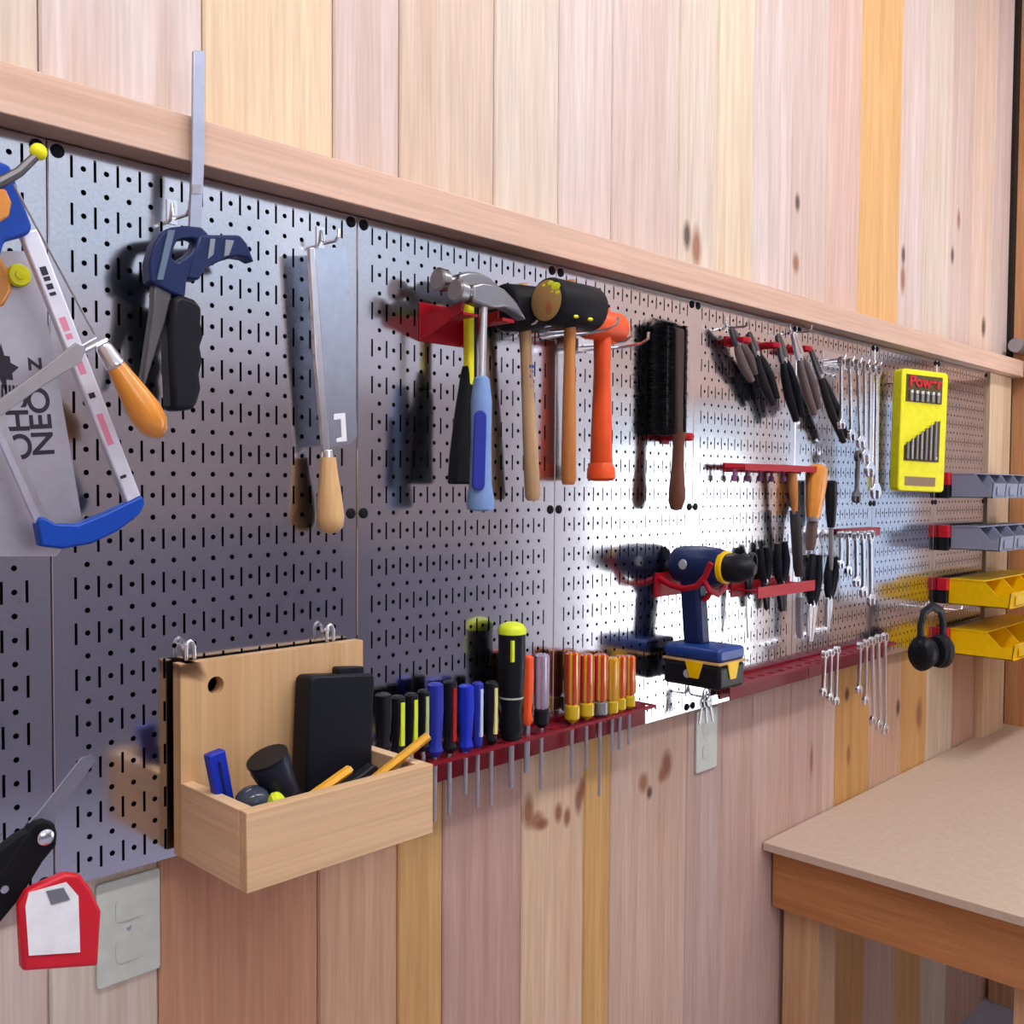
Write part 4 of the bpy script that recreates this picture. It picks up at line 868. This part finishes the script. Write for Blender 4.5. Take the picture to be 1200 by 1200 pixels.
# ---- wooden wall box
L = V(5.25, 0, .33)
o = thing('wooden_tray_box', 'pale pine wall box with tall back board and open tray', 'wooden box', L)
yb0, yb1 = -.35, -1.05
bw, bh = 10.35, 8.95; fy = -6.75
hc = at(253, 803, -1.05) - L
hx, hz = hc.x, hc.z
def board_with_hole():
    m = MB(); n = 24; hole = circ(hx, hz, .42, n); rim = []
    for k in range(n):
        a = 2 * math.pi * k / n; c, s = math.cos(a), math.sin(a)
        t = min([((bw - hx) if c > 0 else -hx) / c if abs(c) > 1e-6 else 1e9, ((bh - hz) if s > 0 else -hz) / s if abs(s) > 1e-6 else 1e9]); rim.append((hx + c * t, hz + s * t))
    m.ring(rim, hole, yb1, yb0)
    for (cx, cz) in ((0, 0), (bw, 0), (bw, bh), (0, bh)):    # fill the four corners
        near = sorted(range(n), key=lambda k: (rim[k][0] - cx) ** 2 + (rim[k][1] - cz) ** 2)
        k1 = [k for k in range(n) if abs(rim[k][0] - cx) < 1e-6]; k2 = [k for k in range(n) if abs(rim[k][1] - cz) < 1e-6]
        if k1 and k2:
            a = min(k1, key=lambda k: abs(rim[k][1] - cz)); b = min(k2, key=lambda k: abs(rim[k][0] - cx)); m.prism([rim[a], (cx, cz), rim[b]], yb1, yb0)
    return m
board_with_hole().build('back_board', box_woodv, o)
th = .62; zt_ = 3.45
MB().box(0, th, fy + th, yb1, 0, zt_).build('tray_side', wood('box_side_pine', (.80, .57, .36), (.72, .47, .27), grain=5, axis='Y', scale=(1, .5, 1)), o, bevel=.04)
MB().box(bw - th, bw, fy + th, yb1, 0, zt_).build('tray_side', MAT['box_side_pine'], o, bevel=.04)
MB().box(0, bw, fy, fy + th, 0, zt_).build('tray_front', box_wood, o, bevel=.04)
MB().box(th, bw - th, fy + th, yb1, 0, .4).build('tray_floor', box_wood, o)
for x in (.75, 8.6):
    q = thing('wire_hook', 'zinc loop hook over the %s top corner of the wooden box' % ('left' if x < 2 else 'right'), 'hook', L + V(x, 0, 9.0))
    MB().tube([(-.2, -.55, .02), (-.2, -.55, .6), (-.12, -.55, .82), (0, -.55, .9), (.12, -.55, .82), (.2, -.55, .6), (.2, -.55, .02)], .09, 10).build('loop', zinc, q)
    MB().tube([(0, -.55, .6), (0, -.2, .6), (0, -.03, .4)], .09, 8).build('prong', zinc, q)
# contents
fl = .42
def rot_to(d): return Vector((0, 0, 1)).rotation_difference(Vector(d).normalized()).to_matrix().to_4x4()
def inbox(name, label, cat, px_top, px_bot, Y, Yt=None):
    a = at(*px_bot, Y); b = at(*px_top, Y if Yt is None else Yt); return thing(name, label, cat, a), b - a
o, d = inbox('black_case', 'large flat black plastic case leaning upright in the wooden box', 'case', (402, 782), (390, 950), -2.9, -2.1)
m = MB(); Wd = 4.0; H = 7.9
m.prism(rrect(0, Wd, 1.35, H, .35), -.7, .7)
m.xf(Matrix.Translation((-1.9, .4, -1.0)) @ Matrix.Rotation(math.radians(6), 4, 'Y') @ Matrix.Rotation(math.radians(-4.5), 4, 'X')).build('case_shell', mat('near_black_shell', (.005, .006, .011), .45, 0, .2), o, bevel=.15)
m = MB().prism(rrect(2.0, 3.6, H - .15, H + .35, .15), -.3, .4); m.xf(Matrix.Translation((-1.9, .4, -1.0)) @ Matrix.Rotation(math.radians(6), 4, 'Y') @ Matrix.Rotation(math.radians(-4.5), 4, 'X')).build('carry_handle', black, o, bevel=.08)
o, d = inbox('torch', 'thick black torch leaning in the wooden box', 'torch', (314, 890), (340, 950), -4.4)
MB().lathe(-d * .38, d, [(0, .75), (d.length * .98, .82), (d.length * 1.28, .95), (d.length * 1.38, .9), (d.length * 1.41, .6)], 20).build('barrel', mat('torch_navy', (.010, .013, .03), .35), o)
MB().lathe(d * 1.0, d, [(0, .97), (.15, .97)], 20).build('head_ring', black, o)
o, d = inbox('blue_marker', 'bright blue flat plastic tool standing at the left end of the wooden box', 'marker', (251, 881), (266, 960), -3.4)
MB().prism([(-.38, -1.5), (.38, -1.5), (.42, d.length), (-.42, d.length)], -.28, .28).xf(rot_to(d)).build('barrel', mat('marker_blue', (.01, .03, .42), .35), o, bevel=.08)
MB().box(-.05, .05, -.34, -.3, .5, d.length - .4).xf(rot_to(d)).build('groove', navy, o)
c = at(296, 938, -4.6)
o = thing('glass_lens', 'round dark glass lens lying in the left part of the wooden box', 'lens', c)
MB().ball((0, 0, 0), .78, 20, 1, 1, .85).build('lens_dome', lens_m, o); MB().lathe((0, 0, -.75), (0, 0, 1), [(0, .72), (.4, .88), (.6, .86)], 20).build('rim', mat('brown_rim', (.25, .16, .1), .4), o)
MB().lathe((0, 0, -2.75), (0, 0, 1), [(0, .6), (2.0, .6)], 16).build('stem', black, o)
c = at(319, 940, -5.2)
o = thing('lime_cap', 'small lime yellow capped tube beside the round glass lens', 'tube', c)
MB().lathe((.05, .22, -2.55), (0, -.12, 1), [(0, .3), (2.55, .32)], 14).build('tube_body', black, o); MB().lathe((.0, -.05, -.1), (.4, -.5, .7), [(0, .36), (.35, .4), (.5, .3), (.52, .1)], 16).build('cap', lime, o)
def pencil_(label, p0_, Y0, p1_, Y1, ext=1.5):
    a, b = at(*p0_, Y0), at(*p1_, Y1); d = b - a; o = thing('carpenter_pencil', label, 'pencil', a, group='yellow pencils in the wooden box')
    MB().lathe(-d.normalized() * ext, d, [(0, .27), (d.length + ext, .27)], 6, sy=.8).build('pencil_body', pencil, o); MB().lathe(d, d, [(0, .265), (.06, .25)], 6, sy=.8).build('pencil_end', hw_tan, o)
pencil_('yellow pencil sticking out over the right end of the wooden box', (436, 915), -5.2, (501, 863), -6.0, 2.3)
pencil_('short yellow pencil lying in the middle of the wooden box', (364, 934), -5.4, (409, 902), -5.2, 1.6)
o, d = inbox('dark_clamp', 'small dark grey clamp lying behind the short yellow pencil', 'clamp', (432, 906), (398, 935), -4.2)
MB().prism([(0, 0), (1.8, .5), (2.2, 1.1), (1.9, 1.3), (1.2, 1.0), (-.1, .6)], -.3, .3).build('jaw', darkiron, o, bevel=.08); MB().cyl((.2, 0, .2), (-.4, 0, -1.4), .2, n=10).build('screw', darkiron, o)
